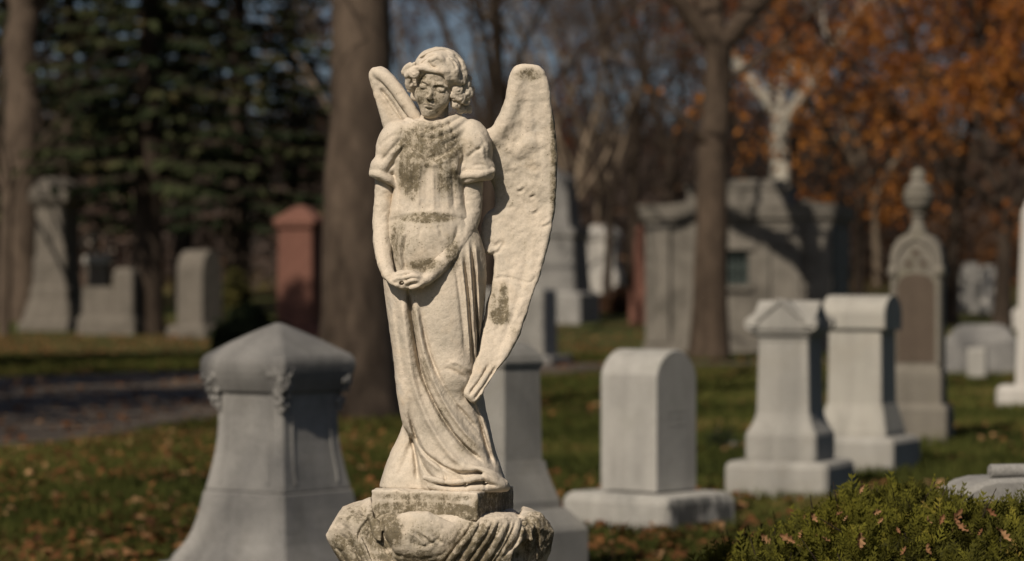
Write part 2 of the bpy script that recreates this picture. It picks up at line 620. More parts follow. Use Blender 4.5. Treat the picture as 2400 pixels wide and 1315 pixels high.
# ---- body: head, neck, arms and hands, one continuous skin
fb = Field((866, 100, -110), (1140, 690, 150), 2.0)
H = dict(Rm=HR, hc=HC)
fb.ell((0, -22, -12), (48, 56, 58), 0, **H)
fb.ell((0, 20, 13), (42, 52, 37), 10, **H)
fb.ell((0, 50, 20), (28, 29, 30), 10, **H)
fb.ell((0, 68, 31), (15, 10, 12), 12, **H)            # chin
for s in (-1, 1):
    fb.ell((s * 23, 28, 30), (17, 19, 16), 12, **H)     # cheek
    fb.ell((s * 41, 10, -6), (6, 14, 10), 4, **H)       # ear
    fb.ell((s * 19, 4, 53.5), (12.5, 8, 5.6), 9, 'cut', **H)  # eye socket
    fb.chain([(s * 7, -6, 47.5, 2.8), (s * 19, -9, 45.5, 3), (s * 33, -3, 36, 2.6)], 6, Rm=HR, c=HC)   # brow
    fb.ell((s * 19, 5.5, 40), (12, 8, 8.6), 2.5, **H)  # closed lids
    fb.chain([(s * 10, 9.5, 46.4, .9), (s * 19, 12.6, 47.2, 1.3), (s * 28, 9.5, 42, .9)], 2.5, 'cut', Rm=HR, c=HC)
    fb.chain([(s * 9, 11.5, 46, 1.4), (s * 19, 15, 46, 1.6), (s * 29, 11, 41, 1.2)], 2, Rm=HR, c=HC)
    fb.ell((s * 4.8, 26.5, 52), (4.4, 3.8, 4.5), 3, **H)      # nostril
fb.chain([(0, -6, 46, 3.4), (0, 10, 49.5, 3.6), (0, 24, 55.5, 4.8)], 7, Rm=HR, c=HC)
fb.chain([(-5, 31, 53, 1.6), (5, 31, 53, 1.6)], 2, 'cut', Rm=HR, c=HC)
fb.chain([(-12, 44, 46, 1.6), (-6, 41, 50, 2.8), (0, 41.3, 51.2, 2.8), (6, 41, 50, 2.8), (12, 44, 46, 1.6)], 3, Rm=HR, c=HC)
fb.chain([(-10, 46.6, 46.5, 1.8), (0, 47.2, 49.6, 3.8), (10, 46.6, 46.5, 1.8)], 3, Rm=HR, c=HC)
fb.chain([(-11, 46.4, 48.6, .9), (-5, 44, 53, 1.2), (0, 44.2, 54.2, 1.2), (5, 44, 53, 1.2), (11, 46.4, 48.6, .9)], 2.5, 'cut', Rm=HR, c=HC)
fb.chain([(-6, 54, 48, 1.2), (6, 54, 48, 1.2)], 4, 'cut', Rm=HR, c=HC)
fb.chain([(1022, 225, -12, 30), (1020, 268, -14, 31), (1016, 300, -16, 40), (1014, 330, -14, 48)], 10)   # neck
# arms
fb.chain([(912, 372, -6, 27), (904, 420, 0, 24.5), (900, 470, 4, 23), (895, 525, 14, 21.5), (898, 575, 42, 20.5), (905, 615, 72, 18.5), (913, 641, 93, 15.5)], 8)
fb.chain([(1108, 372, -6, 33), (1103, 420, 0, 30), (1103, 465, 4, 28), (1099, 512, 16, 26.5), (1077, 563, 50, 24.5), (1050, 603, 80, 21), (1024, 633, 100, 17.5), (1006, 651, 110, 15)], 8)
# palms, then five fingers each, closing on a small ring-shaped socket that once held a flower
fb.ell((922, 650, 104), (20, 12, 12), 8, rot=22)
fb.ell((994, 657, 116), (22, 13, 11), 8, rot=-12)
for i, (y0, y1, y2, w0) in enumerate([(643, 640, 645, 106), (648, 645, 651, 115), (654, 653, 657, 118), (660, 660, 663, 112)]):
    fb.chain([(928, y0 + 3, w0, 6.2), (946 - i * 2, y1 - 1, w0 + 7, 5.6), (962 - i * 3, y2, w0 + 4, 5), (972 - i * 4, y2 + 5, w0 - 3, 4.2)], 2.2)
for i, (y0, y1, y2, w0) in enumerate([(644, 640, 640, 118), (652, 648, 650, 125), (660, 658, 661, 125), (667, 667, 669, 117)]):
    fb.chain([(992, y0 + 2, w0 - 2, 6.4), (974 + i, y1 - 1, w0 + 7, 5.8), (957 + i * 3, y2 - 1, w0 + 6, 5.2), (944 + i * 4, y2 + 3, w0 - 1, 4.4)], 2.0)
fb.chain([(912, 648, 108, 7), (922, 661, 116, 6.2), (934, 668, 120, 5.2)], 3)       # thumb
fb.chain([(1003, 652, 120, 7), (985, 668, 127, 6.2), (968, 674, 126, 5.2)], 3)       # thumb
fb.ell((947, 665, 116), (17, 13, 13), 5, rot=15)
fb.ell((946, 664, 124), (5.2, 4.2, 26), 1.2, 'cut')
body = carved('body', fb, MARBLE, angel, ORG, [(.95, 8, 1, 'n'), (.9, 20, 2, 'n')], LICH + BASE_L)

# ---- hair
fh = Field((936, 98, -110), (1118, 282, 120), 1.7)
fh.ell((0, -28, -15), (62, 53, 65), 0, **H)
fh.ell((0, 6, -30), (56, 48, 46), 12, **H)
fh.ell((0, 14, 58), (40, 55, 50), 5, 'cut', **H)
fh.ell((0, 60, 40), (50, 60, 46), 6, 'cut', **H)


def curl(f, c, r, tube, turn=1.6, tilt=(0, 0), a0=0, k=3, flip=1):
    pts = []
    for i in range(9):
        t = i / 8
        a = R(a0) + flip * t * turn * 2 * math.pi
        rr = r * (1 - .72 * t)
        x, y = rr * math.cos(a), rr * math.sin(a)
        pts.append((c[0] + x, c[1] + y, c[2] + tilt[0] * x + tilt[1] * y + 5 * t, tube * (1 - .25 * t)))
    f.chain(pts, k, n=3)
    f.ell(c, (r * .7, r * .7, tube), k)


curl(fh, (1027, 154, 62), 18, 8, 1.3, (0, -.5), 150, 4)
fh.ell((1026, 148, 56), (25, 20, 15), 7)
fh.chain([(994, 164, 64, 7), (1012, 169, 69, 6), (1034, 173, 71, 6), (1052, 171, 66, 6)], 4)
fh.chain([(956, 180, 46, 8), (968, 170, 56, 8), (984, 164, 64, 7), (1000, 166, 66, 5)], 4)
fh.chain([(950, 172, 34, 9), (958, 160, 44, 8), (972, 152, 56, 6)], 4)
curl(fh, (972, 176, 60), 9, 5.5, 1.3, (.3, 0), 0)
curl(fh, (957, 172, 40), 9, 6, 1.2, (.5, 0), 180)
fh.chain([(960, 188, 42, 8), (958, 200, 36, 8), (966, 212, 30, 6)], 4)
curl(fh, (963, 201, 34), 8, 5, 1.2, (.6, 0), 90)
fh.chain([(1056, 150, 60, 11), (1066, 168, 60, 12), (1068, 186, 54, 10), (1078, 196, 44, 8)], 5)
fh.chain([(1078, 150, 30, 11), (1086, 172, 30, 11), (1088, 194, 26, 9)], 5)
for i, (x, y, w, r, t, a) in enumerate([(1076, 192, 44, 11, 6, 20), (1090, 200, 26, 11, 6, 120), (1074, 212, 40, 10, 5.5, 200), (1093, 220, 24, 12, 6.5, 300), (1078, 230, 34, 11, 6, 60), (1091, 238, 18, 10, 6, 180),
                                        (1070, 244, 26, 10, 6, 240), (1080, 256, 14, 9, 5.5, 10), (1064, 226, 38, 8, 5, 90), (1098, 208, 4, 9, 6, 0), (1084, 180, 38, 9, 5, 45), (1096, 186, 8, 9, 6, 100), (1092, 256, -4, 10, 6, 30)]):
    curl(fh, (x, y, w), r, t, 1.4, (-.35, 0), a, 2.5, 1 if i % 2 else -1)
for s, xs in ((-1, (-58, -60, -56, -50)), (1, (58, 60, 56, 50))):
    for j, lx in enumerate(xs):
        for lw in (-20, -48):
            p = HR @ np.array([lx * (1 if lw > -30 else .82), -6 + j * 17, lw]) + HC
            curl(fh, tuple(p), 12, 7, 1.4, (0, 0), j * 80, 4)
for j in range(9):
    p = HR @ np.array([-40 + (j % 3) * 40, 0 + (j // 3) * 20, -76]) + HC
    curl(fh, tuple(p), 14, 8, 1.4, (0, 0), j * 70, 5)
for pts in ([(975, 150), (1000, 132), (1030, 122), (1060, 124)], [(985, 158), (1004, 142), (1028, 130)], [(1052, 140), (1064, 152), (1072, 170)], [(1060, 128), (1078, 146), (1084, 168)], [(962, 160), (978, 138), (1000, 122)], [(1006, 146), (1012, 160), (1026, 164)], [(968, 150), (984, 140), (1010, 134)]):
    fh.fold(pts, -4.2, 2.8, 10)
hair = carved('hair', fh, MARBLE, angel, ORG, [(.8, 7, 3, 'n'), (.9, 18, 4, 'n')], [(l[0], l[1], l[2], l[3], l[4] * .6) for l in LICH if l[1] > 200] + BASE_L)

# ---- robe
fr = Field((866, 268, -135), (1212, 1152, 160), 2.5)
fr.loft([(276, 975, 1062, -16, 38), (300, 942, 1092, -10, 52), (335, 922, 1108, -4, 60), (380, 920, 1100, 0, 66), (430, 922, 1092, 2, 66), (480, 915, 1096, 4, 66), (510, 910, 1108, 6, 68),
         (560, 903, 1128, 4, 80), (600, 899, 1138, 4, 86), (650, 898, 1140, 4, 86), (700, 903, 1137, 4, 86), (760, 912, 1132, 4, 86), (820, 924, 1128, 4, 86), (880, 936, 1126, 2, 86),
         (940, 945, 1136, 0, 88), (1000, 952, 1148, -2, 92), (1050, 962, 1160, -2, 98), (1100, 976, 1176, -2, 106), (1144, 984, 1192, 0, 114)], 0, 2.25)
fr.loft([(960, 950, 985, -45, 30), (1010, 938, 1000, -45, 42), (1060, 915, 1020, -42, 56), (1105, 898, 1030, -40, 74), (1144, 886, 1040, -38, 80)], 12, 2.4)    # train
fr.ell((1056, 770, 44), (58, 170, 50), 22)              # thigh
fr.ell((1060, 872, 66), (44, 50, 34), 20)                # knee
fr.ell((957, 790, 36), (30, 210, 44), 24)
fr.ell((1002, 572, 50), (72, 76, 50), 16)                # gathered overskirt
fr.ell((975, 392, 34), (34, 36, 34), 16); fr.ell((1048, 394, 34), (34, 36, 34), 16)
# sleeves with turned cuffs
fr.ell((924, 342, 0), (42, 64, 48), 12, rot=16); fr.ell((1112, 348, 0), (42, 70, 50), 12, rot=-9)
fr.ell((898, 392, 6), (30, 28, 40), 10); fr.ell((1118, 394, 6), (42, 26, 42), 10)


def cuff(c, rx, rw, tube, tilt, dy):
    pts = []
    for i in range(15):
        a = 2 * math.pi * i / 14
        x = rx * math.cos(a)
        pts.append((c[0] + x, c[1] + tilt * x + dy * math.sin(a) + 3 * math.sin(3 * a + 1), c[2] + rw * math.sin(a), tube + 2 * math.sin(2 * a)))
    fr.chain(pts, 6, n=2)


cuff((898, 413, 4), 24, 33, 9, .38, 6)
cuff((1112, 412, 4), 37, 37, 10, -.14, 8)
fr.chain([(1070, 428, 28, 8), (1092, 412, 44, 9), (1124, 412, 46, 10), (1152, 402, 26, 9)], 4)
fr.chain([(872, 408, 22, 8), (888, 410, 40, 9), (906, 420, 42, 8), (925, 434, 30, 7)], 4)
# neck ruffle and gathered yoke
for r in ([(956, 284, 4, 9), (982, 293, 30, 9), (1014, 298, 40, 9), (1046, 288, 34, 9), (1074, 272, 6, 9)], [(944, 294, 14, 9), (980, 312, 42, 9), (1015, 319, 50, 9), (1052, 306, 44, 9), (1086, 284, 14, 9)], [(940, 306, 22, 8), (980, 330, 48, 7), (1016, 338, 56, 7), (1054, 324, 48, 7), (1092, 300, 22, 8)]):
    fr.chain(r, 7)
for i in range(11):
    x = 962 + i * 11
    fr.fold([(1016 + (x - 1016) * .75, 280), (x, 312), (1016 + (x - 1016) * 1.2, 334)], -2.0 if i % 2 else .6, 3.0, 0)
fr.chain([(1000, 344, 52, 6), (1014, 350, 55, 7), (1032, 346, 52, 6)], 9)
fr.fold([(940, 325), (985, 360), (1014, 372), (1050, 358), (1085, 330)], -4, 5, 0)
fr.fold([(955, 345), (1000, 385), (1040, 382), (1075, 350)], 3.5, 6, 0)
# chest gathers running down to the waistband
for x0, x1, a in ((948, 932, -4), (962, 950, 3.4), (974, 966, -4.2), (986, 982, 3), (1002, 1000, -3.6), (1016, 1018, 3), (1030, 1036, -4.2), (1044, 1052, 3.4), (1058, 1066, -4), (1070, 1082, 3)):
    fr.fold([(x0, 368), ((x0 + x1) / 2, 430), (x1, 512)], a * (.42, .75, .3, .85, .5, .35, .9, .4, .7, .5)[int(x0) % 10], 4.2, 10, 4)
fr.fold([(905, 522), (950, 510), (1005, 506), (1060, 510), (1112, 522)], -2.4, 5, 5, 8)
fr.fold([(915, 536), (960, 524), (1005, 520), (1070, 526)], 2, 6, 5, 5)
# overskirt edge and gathers
for pts, a, wd in (([(950, 540), (938, 585), (946, 640)], 6, 5), ([(962, 540), (951, 590), (956, 640)], -5, 4.5), ([(930, 540), (922, 590), (926, 640)], -5, 5), ([(1075, 520), (1066, 580), (1040, 640)], -3.5, 5), ([(990, 530), (984, 560)], -2.5, 4), ([(1028, 528), (1040, 560)], -2.5, 4)):
    fr.fold(pts, a, wd, 15)
# sleeve creases
for pts, a in (([(948, 322), (920, 352), (888, 388)], -5), ([(940, 312), (906, 330), (884, 356)], -3), ([(952, 340), (930, 370), (908, 402)], -4.5), ([(935, 376), (918, 392), (905, 408)], -3), ([(958, 330), (936, 350), (912, 366)], 3),
               ([(1082, 338), (1088, 366), (1076, 398)], -4), ([(1094, 330), (1118, 352), (1138, 330)], -3), ([(1092, 376), (1112, 358), (1136, 346)], -4.5), ([(1128, 330), (1134, 372), (1146, 398)], 3.5), ([(1072, 350), (1080, 390), (1070, 420)], -4), ([(1100, 396), (1124, 388), (1148, 392)], -3), ([(1118, 304), (1138, 330), (1148, 370)], 3)):
    fr.fold(pts, a * (.85 if pts[0][0] < 1000 else .9), 4.4, -5, 4)
# skirt: the deep central fall, then the folds that swing to the hem
fr.fold([(958, 672), (964, 720), (976, 800), (990, 870), (1024, 950), (1078, 1030), (1140, 1084)], -19, 4.6, 10, 9)
fr.fold([(944, 680), (950, 740), (960, 820), (974, 900), (1004, 980), (1060, 1062), (1130, 1108)], 9, 8, 10, 6)
fr.fold([(974, 690), (986, 770), (1004, 850), (1034, 922), (1084, 1000), (1150, 1066)], 10, 6, 10, 6)
fr.fold([(984, 700), (1000, 790), (1018, 850), (1050, 915), (1096, 975), (1140, 1030)], -8, 4.5, 15, 5)
fr.fold([(1000, 820), (1020, 872), (1060, 930), (1100, 970)], 4.5, 6, 15, 4)
fr.fold([(928, 690), (934, 760), (944, 840), (956, 930)], -4, 6, 10, 4)
fr.fold([(955, 940), (972, 1010), (1000, 1060), (1060, 1098), (1120, 1112)], -11, 4.5, 5, 4)
fr.fold([(948, 900), (960, 980), (984, 1040), (1030, 1088), (1100, 1104)], 5, 8, 5, 4)
fr.fold([(968, 1000), (984, 1060), (1002, 1100), (1030, 1128)], -7, 5, 0, 4)
fr.fold([(962, 1010), (974, 1070), (980, 1130)], -10, 6, -40, 5)
fr.fold([(1040, 858), (1070, 868), (1096, 888)], -4, 5, 20, 4); fr.fold([(1050, 846), (1080, 850), (1110, 872)], 3, 5, 20, 4)
fr.fold([(1062, 930), (1100, 1000), (1132, 1040)], -4, 6, 20, 4)
fr.fold([(1080, 900), (1118, 960), (1140, 1040), (1160, 1100)], -8, 5, 10, 5)
fr.fold([(1100, 920), (1134, 990), (1160, 1070)], 6, 6, 0, 4)
# flutes at her side
for pts, a in (([(1080, 590), (1092, 680), (1100, 780), (1106, 850)], 5), ([(1088, 585), (1098, 680), (1106, 790), (1112, 870)], -8), ([(1097, 560), (1106, 660), (1113, 780), (1118, 850)], 6), ([(1105, 560), (1113, 660), (1119, 780), (1123, 860)], -7), ([(1114, 560), (1122, 660), (1126, 780)], 5), ([(1068, 620), (1082, 720), (1092, 830)], -4)):
    fr.fold(pts, a, 3.6, 10, 5, soft=10)
# hem rolls pooling over the plinth
for pts in ([(1000, 1112, 104, 8), (1050, 1124, 116, 9), (1100, 1118, 122, 10), (1140, 1108, 112, 10), (1168, 1122, 86, 10)], [(1010, 1132, 100, 8), (1060, 1140, 112, 8), (1120, 1136, 118, 9), (1172, 1136, 84, 10)],
            [(1090, 1090, 108, 8), (1140, 1098, 104, 10), (1180, 1128, 70, 12)], [(1130, 1112, 112, 9), (1166, 1130, 100, 10), (1186, 1138, 60, 10)]):
    fr.chain([(a_, b_, c_ - 3, d_ * .85) for a_, b_, c_, d_ in pts], 13)
for pts in ([(1010, 1060), (1040, 1096), (1050, 1140)], [(1060, 1090), (1090, 1116), (1094, 1142)], [(1110, 1090), (1134, 1112), (1140, 1142)]):
    fr.fold(pts, -4, 3.6, 20, 4)
fr.fold([(1010, 1126), (1070, 1132), (1130, 1124), (1180, 1136)], -5, 4, 20, 6)
fr.fold([(1060, 1106), (1120, 1100), (1160, 1112)], -4, 4, 20, 5)
fr.fold([(905, 1100), (935, 1070), (958, 1020)], 3, 7, -10, 4); fr.fold([(925, 1130), (950, 1080), (966, 1030)], -4, 6, -10, 4)
# folds at the back
for x in range(920, 1130, 26):
    fr.fold([(x, 420), (x + 2, 640), (x + 6, 1000), (x + 8, 1130)], -6 if (x // 26) % 2 else 5, 7, -85, 5, back=True)
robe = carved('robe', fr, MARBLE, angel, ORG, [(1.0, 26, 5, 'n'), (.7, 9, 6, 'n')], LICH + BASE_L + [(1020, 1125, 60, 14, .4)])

# ---- wings
fw = Field((1060, 136, -120), (1318, 952, 120), 2.5)
wing_poly = catmull([(1196, 178), (1208, 156), (1238, 147), (1268, 156), (1284, 190), (1296, 260), (1306, 350), (1305, 440), (1297, 520), (1272, 620), (1240, 720), (1212, 795), (1180, 850), (1146, 902), (1118, 939), (1100, 936), (1087, 918),
                     (1092, 892), (1112, 850), (1124, 800), (1134, 750), (1146, 690), (1156, 640), (1158, 602), (1134, 590), (1128, 540), (1140, 500), (1160, 480), (1150, 420), (1110, 350), (1106, 310), (1140, 302), (1164, 282), (1182, 236), (1190, 200)], 5)


def wing_w(X, Y):
    t = np.clip((Y - 470) / 450, 0, 1)
    return -52 + 132 * t ** 1.35 + 10 * np.clip((X - 1150) / 150, 0, 1) * (1 - t) + np.where(Y < 300, (300 - Y) * .08, 0)


fw.slab(wing_poly, wing_w, lambda X, Y: 15 + 5 * np.clip((700 - Y) / 500, 0, 1), 11, 0)
fw.chain([(1222, 168, -30, 16), (1205, 230, -34, 17), (1184, 290, -38, 18), (1150, 325, -42, 20), (1118, 335, -50, 20)], 14)
# rolled shoulder of the wing and broken crescents of the covert feathers
fw.fold([(1140, 560), (1158, 575), (1180, 560)], -4, 5, -60); fw.fold([(1150, 596), (1170, 588), (1184, 560)], -5, 4, -60)
for pts, a in (([(1176, 352), (1200, 360), (1216, 350)], -5), ([(1208, 442), (1220, 440), (1230, 430)], 5), ([(1210, 448), (1222, 446), (1232, 436)], -6), ([(1236, 456), (1246, 454), (1256, 444)], 5), ([(1238, 461), (1248, 459), (1258, 449)], -6),
               ([(1240, 494), (1252, 494), (1264, 484)], 5), ([(1242, 499), (1254, 499), (1266, 489)], -6), ([(1266, 526), (1280, 524), (1292, 510)], 5), ([(1268, 531), (1282, 529), (1294, 515)], -6), ([(1200, 335), (1222, 345), (1240, 330)], 5), ([(1164, 390), (1186, 402), (1204, 392)], -4), ([(1230, 390), (1250, 388), (1262, 374)], -3), ([(1180, 480), (1196, 488), (1210, 478)], -3)):
    fw.fold(pts, a * .5, 4.5, -90, 3)
fw.ell((1244, 334, -34), (20, 15, 12), 14); fw.ell((1214, 352, -36), (24, 14, 12), 14)
for pts in ([(1200, 560), (1196, 640), (1170, 760), (1140, 850)], [(1240, 560), (1224, 660), (1190, 770), (1150, 860)], [(1268, 560), (1244, 680), (1206, 780)], [(1216, 220), (1222, 300), (1190, 380)], [(1250, 220), (1262, 340), (1270, 440)]):
    fw.fold(pts, -2.2, 7, -90, 4)
for pts in ([(1150, 846), (1122, 892), (1098, 926)], [(1168, 850), (1138, 896), (1110, 936)], [(1186, 842), (1156, 886), (1130, 920)]):
    fw.fold(pts, -8, 3.0, -90, 5)
fw.fold([(1146, 655), (1190, 650), (1240, 662), (1262, 640)], -2.5, 3, -90, 5)
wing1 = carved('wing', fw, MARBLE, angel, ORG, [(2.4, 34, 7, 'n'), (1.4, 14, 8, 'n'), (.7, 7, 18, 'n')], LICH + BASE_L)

fw2 = Field((846, 138, -160), (1010, 420, 40), 2.5)
p2 = catmull([(861, 180), (860, 163), (872, 152), (892, 152), (912, 164), (940, 198), (966, 238), (986, 268), (982, 300), (985, 400), (905, 400), (900, 320), (893, 290), (882, 250), (870, 214)], 5)
fw2.slab(p2, lambda X, Y: -88 + .25 * (X - 860) + 0 * Y, 14, 10, 0)
fw2.chain([(884, 166, -72, 13), (906, 180, -58, 14), (936, 218, -48, 15), (962, 256, -42, 15), (978, 280, -40, 12)], 7)
fw2.fold([(884, 200), (904, 224), (934, 268), (952, 296)], -9, 4.5, -120)
fw2.fold([(872, 190), (890, 240), (905, 290)], -2.5, 6, -120)
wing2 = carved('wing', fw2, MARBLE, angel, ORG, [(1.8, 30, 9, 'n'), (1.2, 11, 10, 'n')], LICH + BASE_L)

# ---- plinth, turned a little
fp = Field((855, 1130, -190), (1222, 1216, 190), 2.5)
aP = R(19)


def plinth_sd(x, y, w):
    dx, dw = x - 1039, w
    u = dx * math.cos(aP) + dw * math.sin(aP); v = -dx * math.sin(aP) + dw * math.cos(aP)
    q = [np.abs(u) - 131 + 5, np.abs(v) - 130 + 5, np.abs(y - 1175) - 33 + 5]
    return np.sqrt(sum(np.maximum(a, 0) ** 2 for a in q)) + np.minimum(np.maximum(np.maximum(q[0], q[1]), q[2]), 0) - 5


fp.put((860, 1140, -180), (1216, 1210, 180), plinth_sd)
plinth = carved('plinth', fp, MARBLE, angel, ORG, [(2.4, 26, 11, 'n'), (1.6, 9, 12, 'n')], [(1000, 1190, 170, 28, 1.2), (1165, 1175, 60, 40, 1.2), (1000, 1156, 150, 14, .75)])

# ---- carved rockwork pedestal
ORP = (1039.0, CY + EYE / S0, 0.0)
pedestal = empty('rockwork_pedestal', at(ORP[0], ORP[1], D0), 'carved stone pedestal shaped like rough rocks and bark under the angel', 'pedestal')
fk = Field((750, 1150, -230), (1315, 1500, 250), 3.0)
fk.loft([(1196, 880, 1206, 0, 150), (1230, 850, 1240, 0, 172), (1300, 838, 1246, 0, 178), (1380, 852, 1226, 0, 170), (1495, 880, 1200, 0, 150)], 0, 2.8)
# jagged rocks on both sides
fk.hull([(870, 1166, 30), (808, 1186, 40), (800, 1200, 104), (766, 1250, 70), (800, 1314, 40), (862, 1400, 60), (905, 1350, 120), (905, 1262, 138), (880, 1200, 124), (800, 1190, -50), (770, 1256, -50), (866, 1170, -70), (846, 1420, -50), (930, 1300, 20)], 4, 1.0)
fk.hull([(822, 1262, 118), (846, 1230, 128), (892, 1330, 152), (856, 1390, 120), (806, 1316, 84), (860, 1300, 40)], 3, 1.0)
fk.hull([(1226, 1190, 50), (1266, 1198, 54), (1252, 1224, 112), (1298, 1242, 52), (1290, 1290, 30), (1258, 1345, 50), (1212, 1340, 90), (1206, 1222, 118), (1226, 1190, -70), (1290, 1230, -70), (1266, 1360, -50), (1190, 1280, 20)], 4, 1.0)
fk.hull([(1204, 1206, 110), (1240, 1218, 108), (1250, 1256, 112), (1228, 1286, 96), (1200, 1256, 132), (1220, 1240, 40)], 3, 1.0)
fk.hull([(874, 1208, 122), (930, 1198, 146), (902, 1256, 170), (868, 1246, 136), (900, 1230, 60)], 3, 1.0)
# oval boss
fk.ell((990, 1242, 166), (88, 56, 30), 3, rot=6)
fk.hull([(1030, 1206, 176), (1088, 1214, 168), (1060, 1250, 184), (1000, 1270, 178), (1000, 1220, 186), (1030, 1236, 120)], 6, 2.0)
for i in range(5):
    fk.fold([(955 + i * 20, 1226 + i * 4), (985 + i * 14, 1244), (1010 + i * 10, 1268 - i * 3)], -4.5 if i % 2 else 4, 4, 120)
fk.fold([(962, 1250), (1000, 1262), (1044, 1240)], -4, 4, 120)
# diagonal ribs like split bark
fk.hull([(1128, 1200, 150), (1180, 1198, 150), (1232, 1204, 112), (1240, 1226, 118), (1196, 1262, 158), (1150, 1330, 158), (1110, 1400, 140), (1000, 1400, 150), (1024, 1322, 194), (1066, 1268, 206), (1104, 1222, 190), (1150, 1230, 186), (1130, 1290, 30)], 4, 1.0)
for i in range(9):
    t_ = i / 8
    x0_, y0_ = 1120 + 108 * t_, 1200 + 4 * t_
    q = (0, 5, -4, 3, 6, -5, 3, -3, 4)[i]
    fk.fold([(x0_, y0_), (1094 + 112 * t_ + q, 1236 + 20 * t_), (1058 + 118 * t_ + q, 1282 + 26 * t_), (1022 + 120 * t_, 1340 + 24 * t_), (1000 + 118 * t_, 1390 + 16 * t_)], (-7, -10, -6, -9, -11, -6, -9, -7, -8)[i], (2.6, 3.4, 2.4, 3, 3.4, 2.6, 3, 2.6, 3)[i], 40, 6)
fk.hull([(1236, 1206, 96), (1214, 1262, 150), (1176, 1300, 158), (1190, 1340, 140), (1236, 1290, 110), (1244, 1230, 96), (1210, 1280, 40)], 3, 1.0)
fk.hull([(890, 1300, 150), (1000, 1296, 186), (1105, 1300, 178), (1090, 1326, 196), (980, 1330, 204), (890, 1330, 176), (980, 1420, 170), (1080, 1400, 170), (900, 1400, 150), (1000, 1340, 40)], 3, 1.0)
fk.ell((1222, 1300, 120), (26, 40, 40), 6, 'cut')
fk.ell((1080, 1300, 205), (30, 10, 16), 4, 'cut', rot=-20)
for pts, a, wd in (([(880, 1196), (846, 1250), (880, 1330)], -7, 3), ([(800, 1240), (836, 1276), (868, 1340)], -6, 3), ([(786, 1270), (812, 1300), (840, 1350)], -5, 3), ([(896, 1260), (930, 1296), (950, 1310)], -7, 3), ([(1230, 1204), (1250, 1236), (1264, 1300)], -6, 3), ([(812, 1215), (830, 1260), (870, 1330), (890, 1400)], -8, 6), ([(850, 1180), (868, 1220), (880, 1260)], -7, 5), ([(790, 1250), (820, 1290), (850, 1370)], 6, 8), ([(1214, 1200), (1236, 1240), (1232, 1300), (1220, 1360)], -8, 5), ([(1252, 1210), (1258, 1260), (1240, 1330)], -7, 5), ([(896, 1200), (904, 1240), (930, 1290)], -8, 5), ([(930, 1300), (1000, 1304), (1060, 1296)], -9, 5)):
    fk.fold(pts, a, wd, -40, 5)
P_, Q_, n_ = None, None, None
rock = carved('rockwork', fk, MARBLE, pedestal, ORP, [(1.8, 40, 13, 'n'), (1.3, 14, 14, 'n'), (1.0, 6, 15, 'n')],
              [(1000, 1240, 90, 50, .62), (900, 1230, 60, 60, 1.1), (1130, 1260, 100, 70, .85), (1260, 1250, 50, 70, 1.05), (820, 1290, 60, 60, 1.0), (840, 1200, 50, 30, .7), (1040, 1292, 240, 16, 1.1), (1039, 1340, 260, 90, .9)], .6)
mb = MB()
zt = (ORP[1] - 1480) * S0
mb.sqloft([(-.02, .40, .40), (.16, .40, .40), (.18, .37, .37), (.22, .33, .33), (.26, .25, .25), (.30, .235, .235), (zt - .08, .19, .19), (zt - .03, .2, .2), (zt + .06, .17, .15)], .02)
shaft = mb.build('shaft', MARBLE, pedestal)
shaft.rotation_euler = (0, 0, -aP)
# ------------------------------------------------------------------ gravestones
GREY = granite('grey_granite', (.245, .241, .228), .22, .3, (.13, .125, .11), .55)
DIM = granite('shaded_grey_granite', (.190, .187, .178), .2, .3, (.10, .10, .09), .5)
PALE = granite('pale_marble', (.325, .318, .295), .16, .15, (.24, .24, .21), .6, 3.2)
STREAKY = granite('streaked_marble', (.335, .328, .302), .16, .15, (.2, .2, .18), .5, 3.0, streak=(.06, .062, .06))
LIGHT = granite('light_granite', (.272, .266, .244), .15, .22, (.24, .225, .19), .5)
CREAM = granite('cream_granite', (.310, .300, .268), .14, .2, (.28, .25, .2), .4)
BROWN = granite('brown_sandstone', (0.079, 0.061, 0.046), .2, .3, (.06, .045, .035), .5)
TAN = granite('mossy_tan_stone', (.150, .138, .116), .25, .3, (.12, .115, .07), .6)
REDG = granite('red_granite', (.140, .066, .048), .2, .35, (.08, .035, .026), .5)
DARKP = granite('dark_stained_stone', (.05, .05, .048), .3, .3)
WHITE = granite('white_stone', (0.418, 0.403, 0.374), .12, .12, (.35, .34, .31), .4)


def stone(name, label, px, D, beta, cat='gravestone', group=None):
    x = (px - CX) * D / FPX
    g = float(ground_z(x, D))
    o = empty(name, (x, D, g), label, cat, R(-beta), group)
    u = D / FPX
    return o, u, (lambda py: EYE - (py - CY) * u - g)


def sq(name, mat, parent, lev, ch=.012, c=(0, 0), smooth=False):
    mb = MB(); mb.sqloft(lev, ch, c)
    return mb.build(name, mat, parent, smooth)


OLDG = granite('old_brownish_granite', (.150, .138, .118), .35, .3, (.055, .05, .042), .75, 1.1)
FARG = granite('dark_brown_granite', (.125, .112, .094), .3, .3, (.055, .05, .04), .7, 1.4)  # darker, browner granite for the far stones

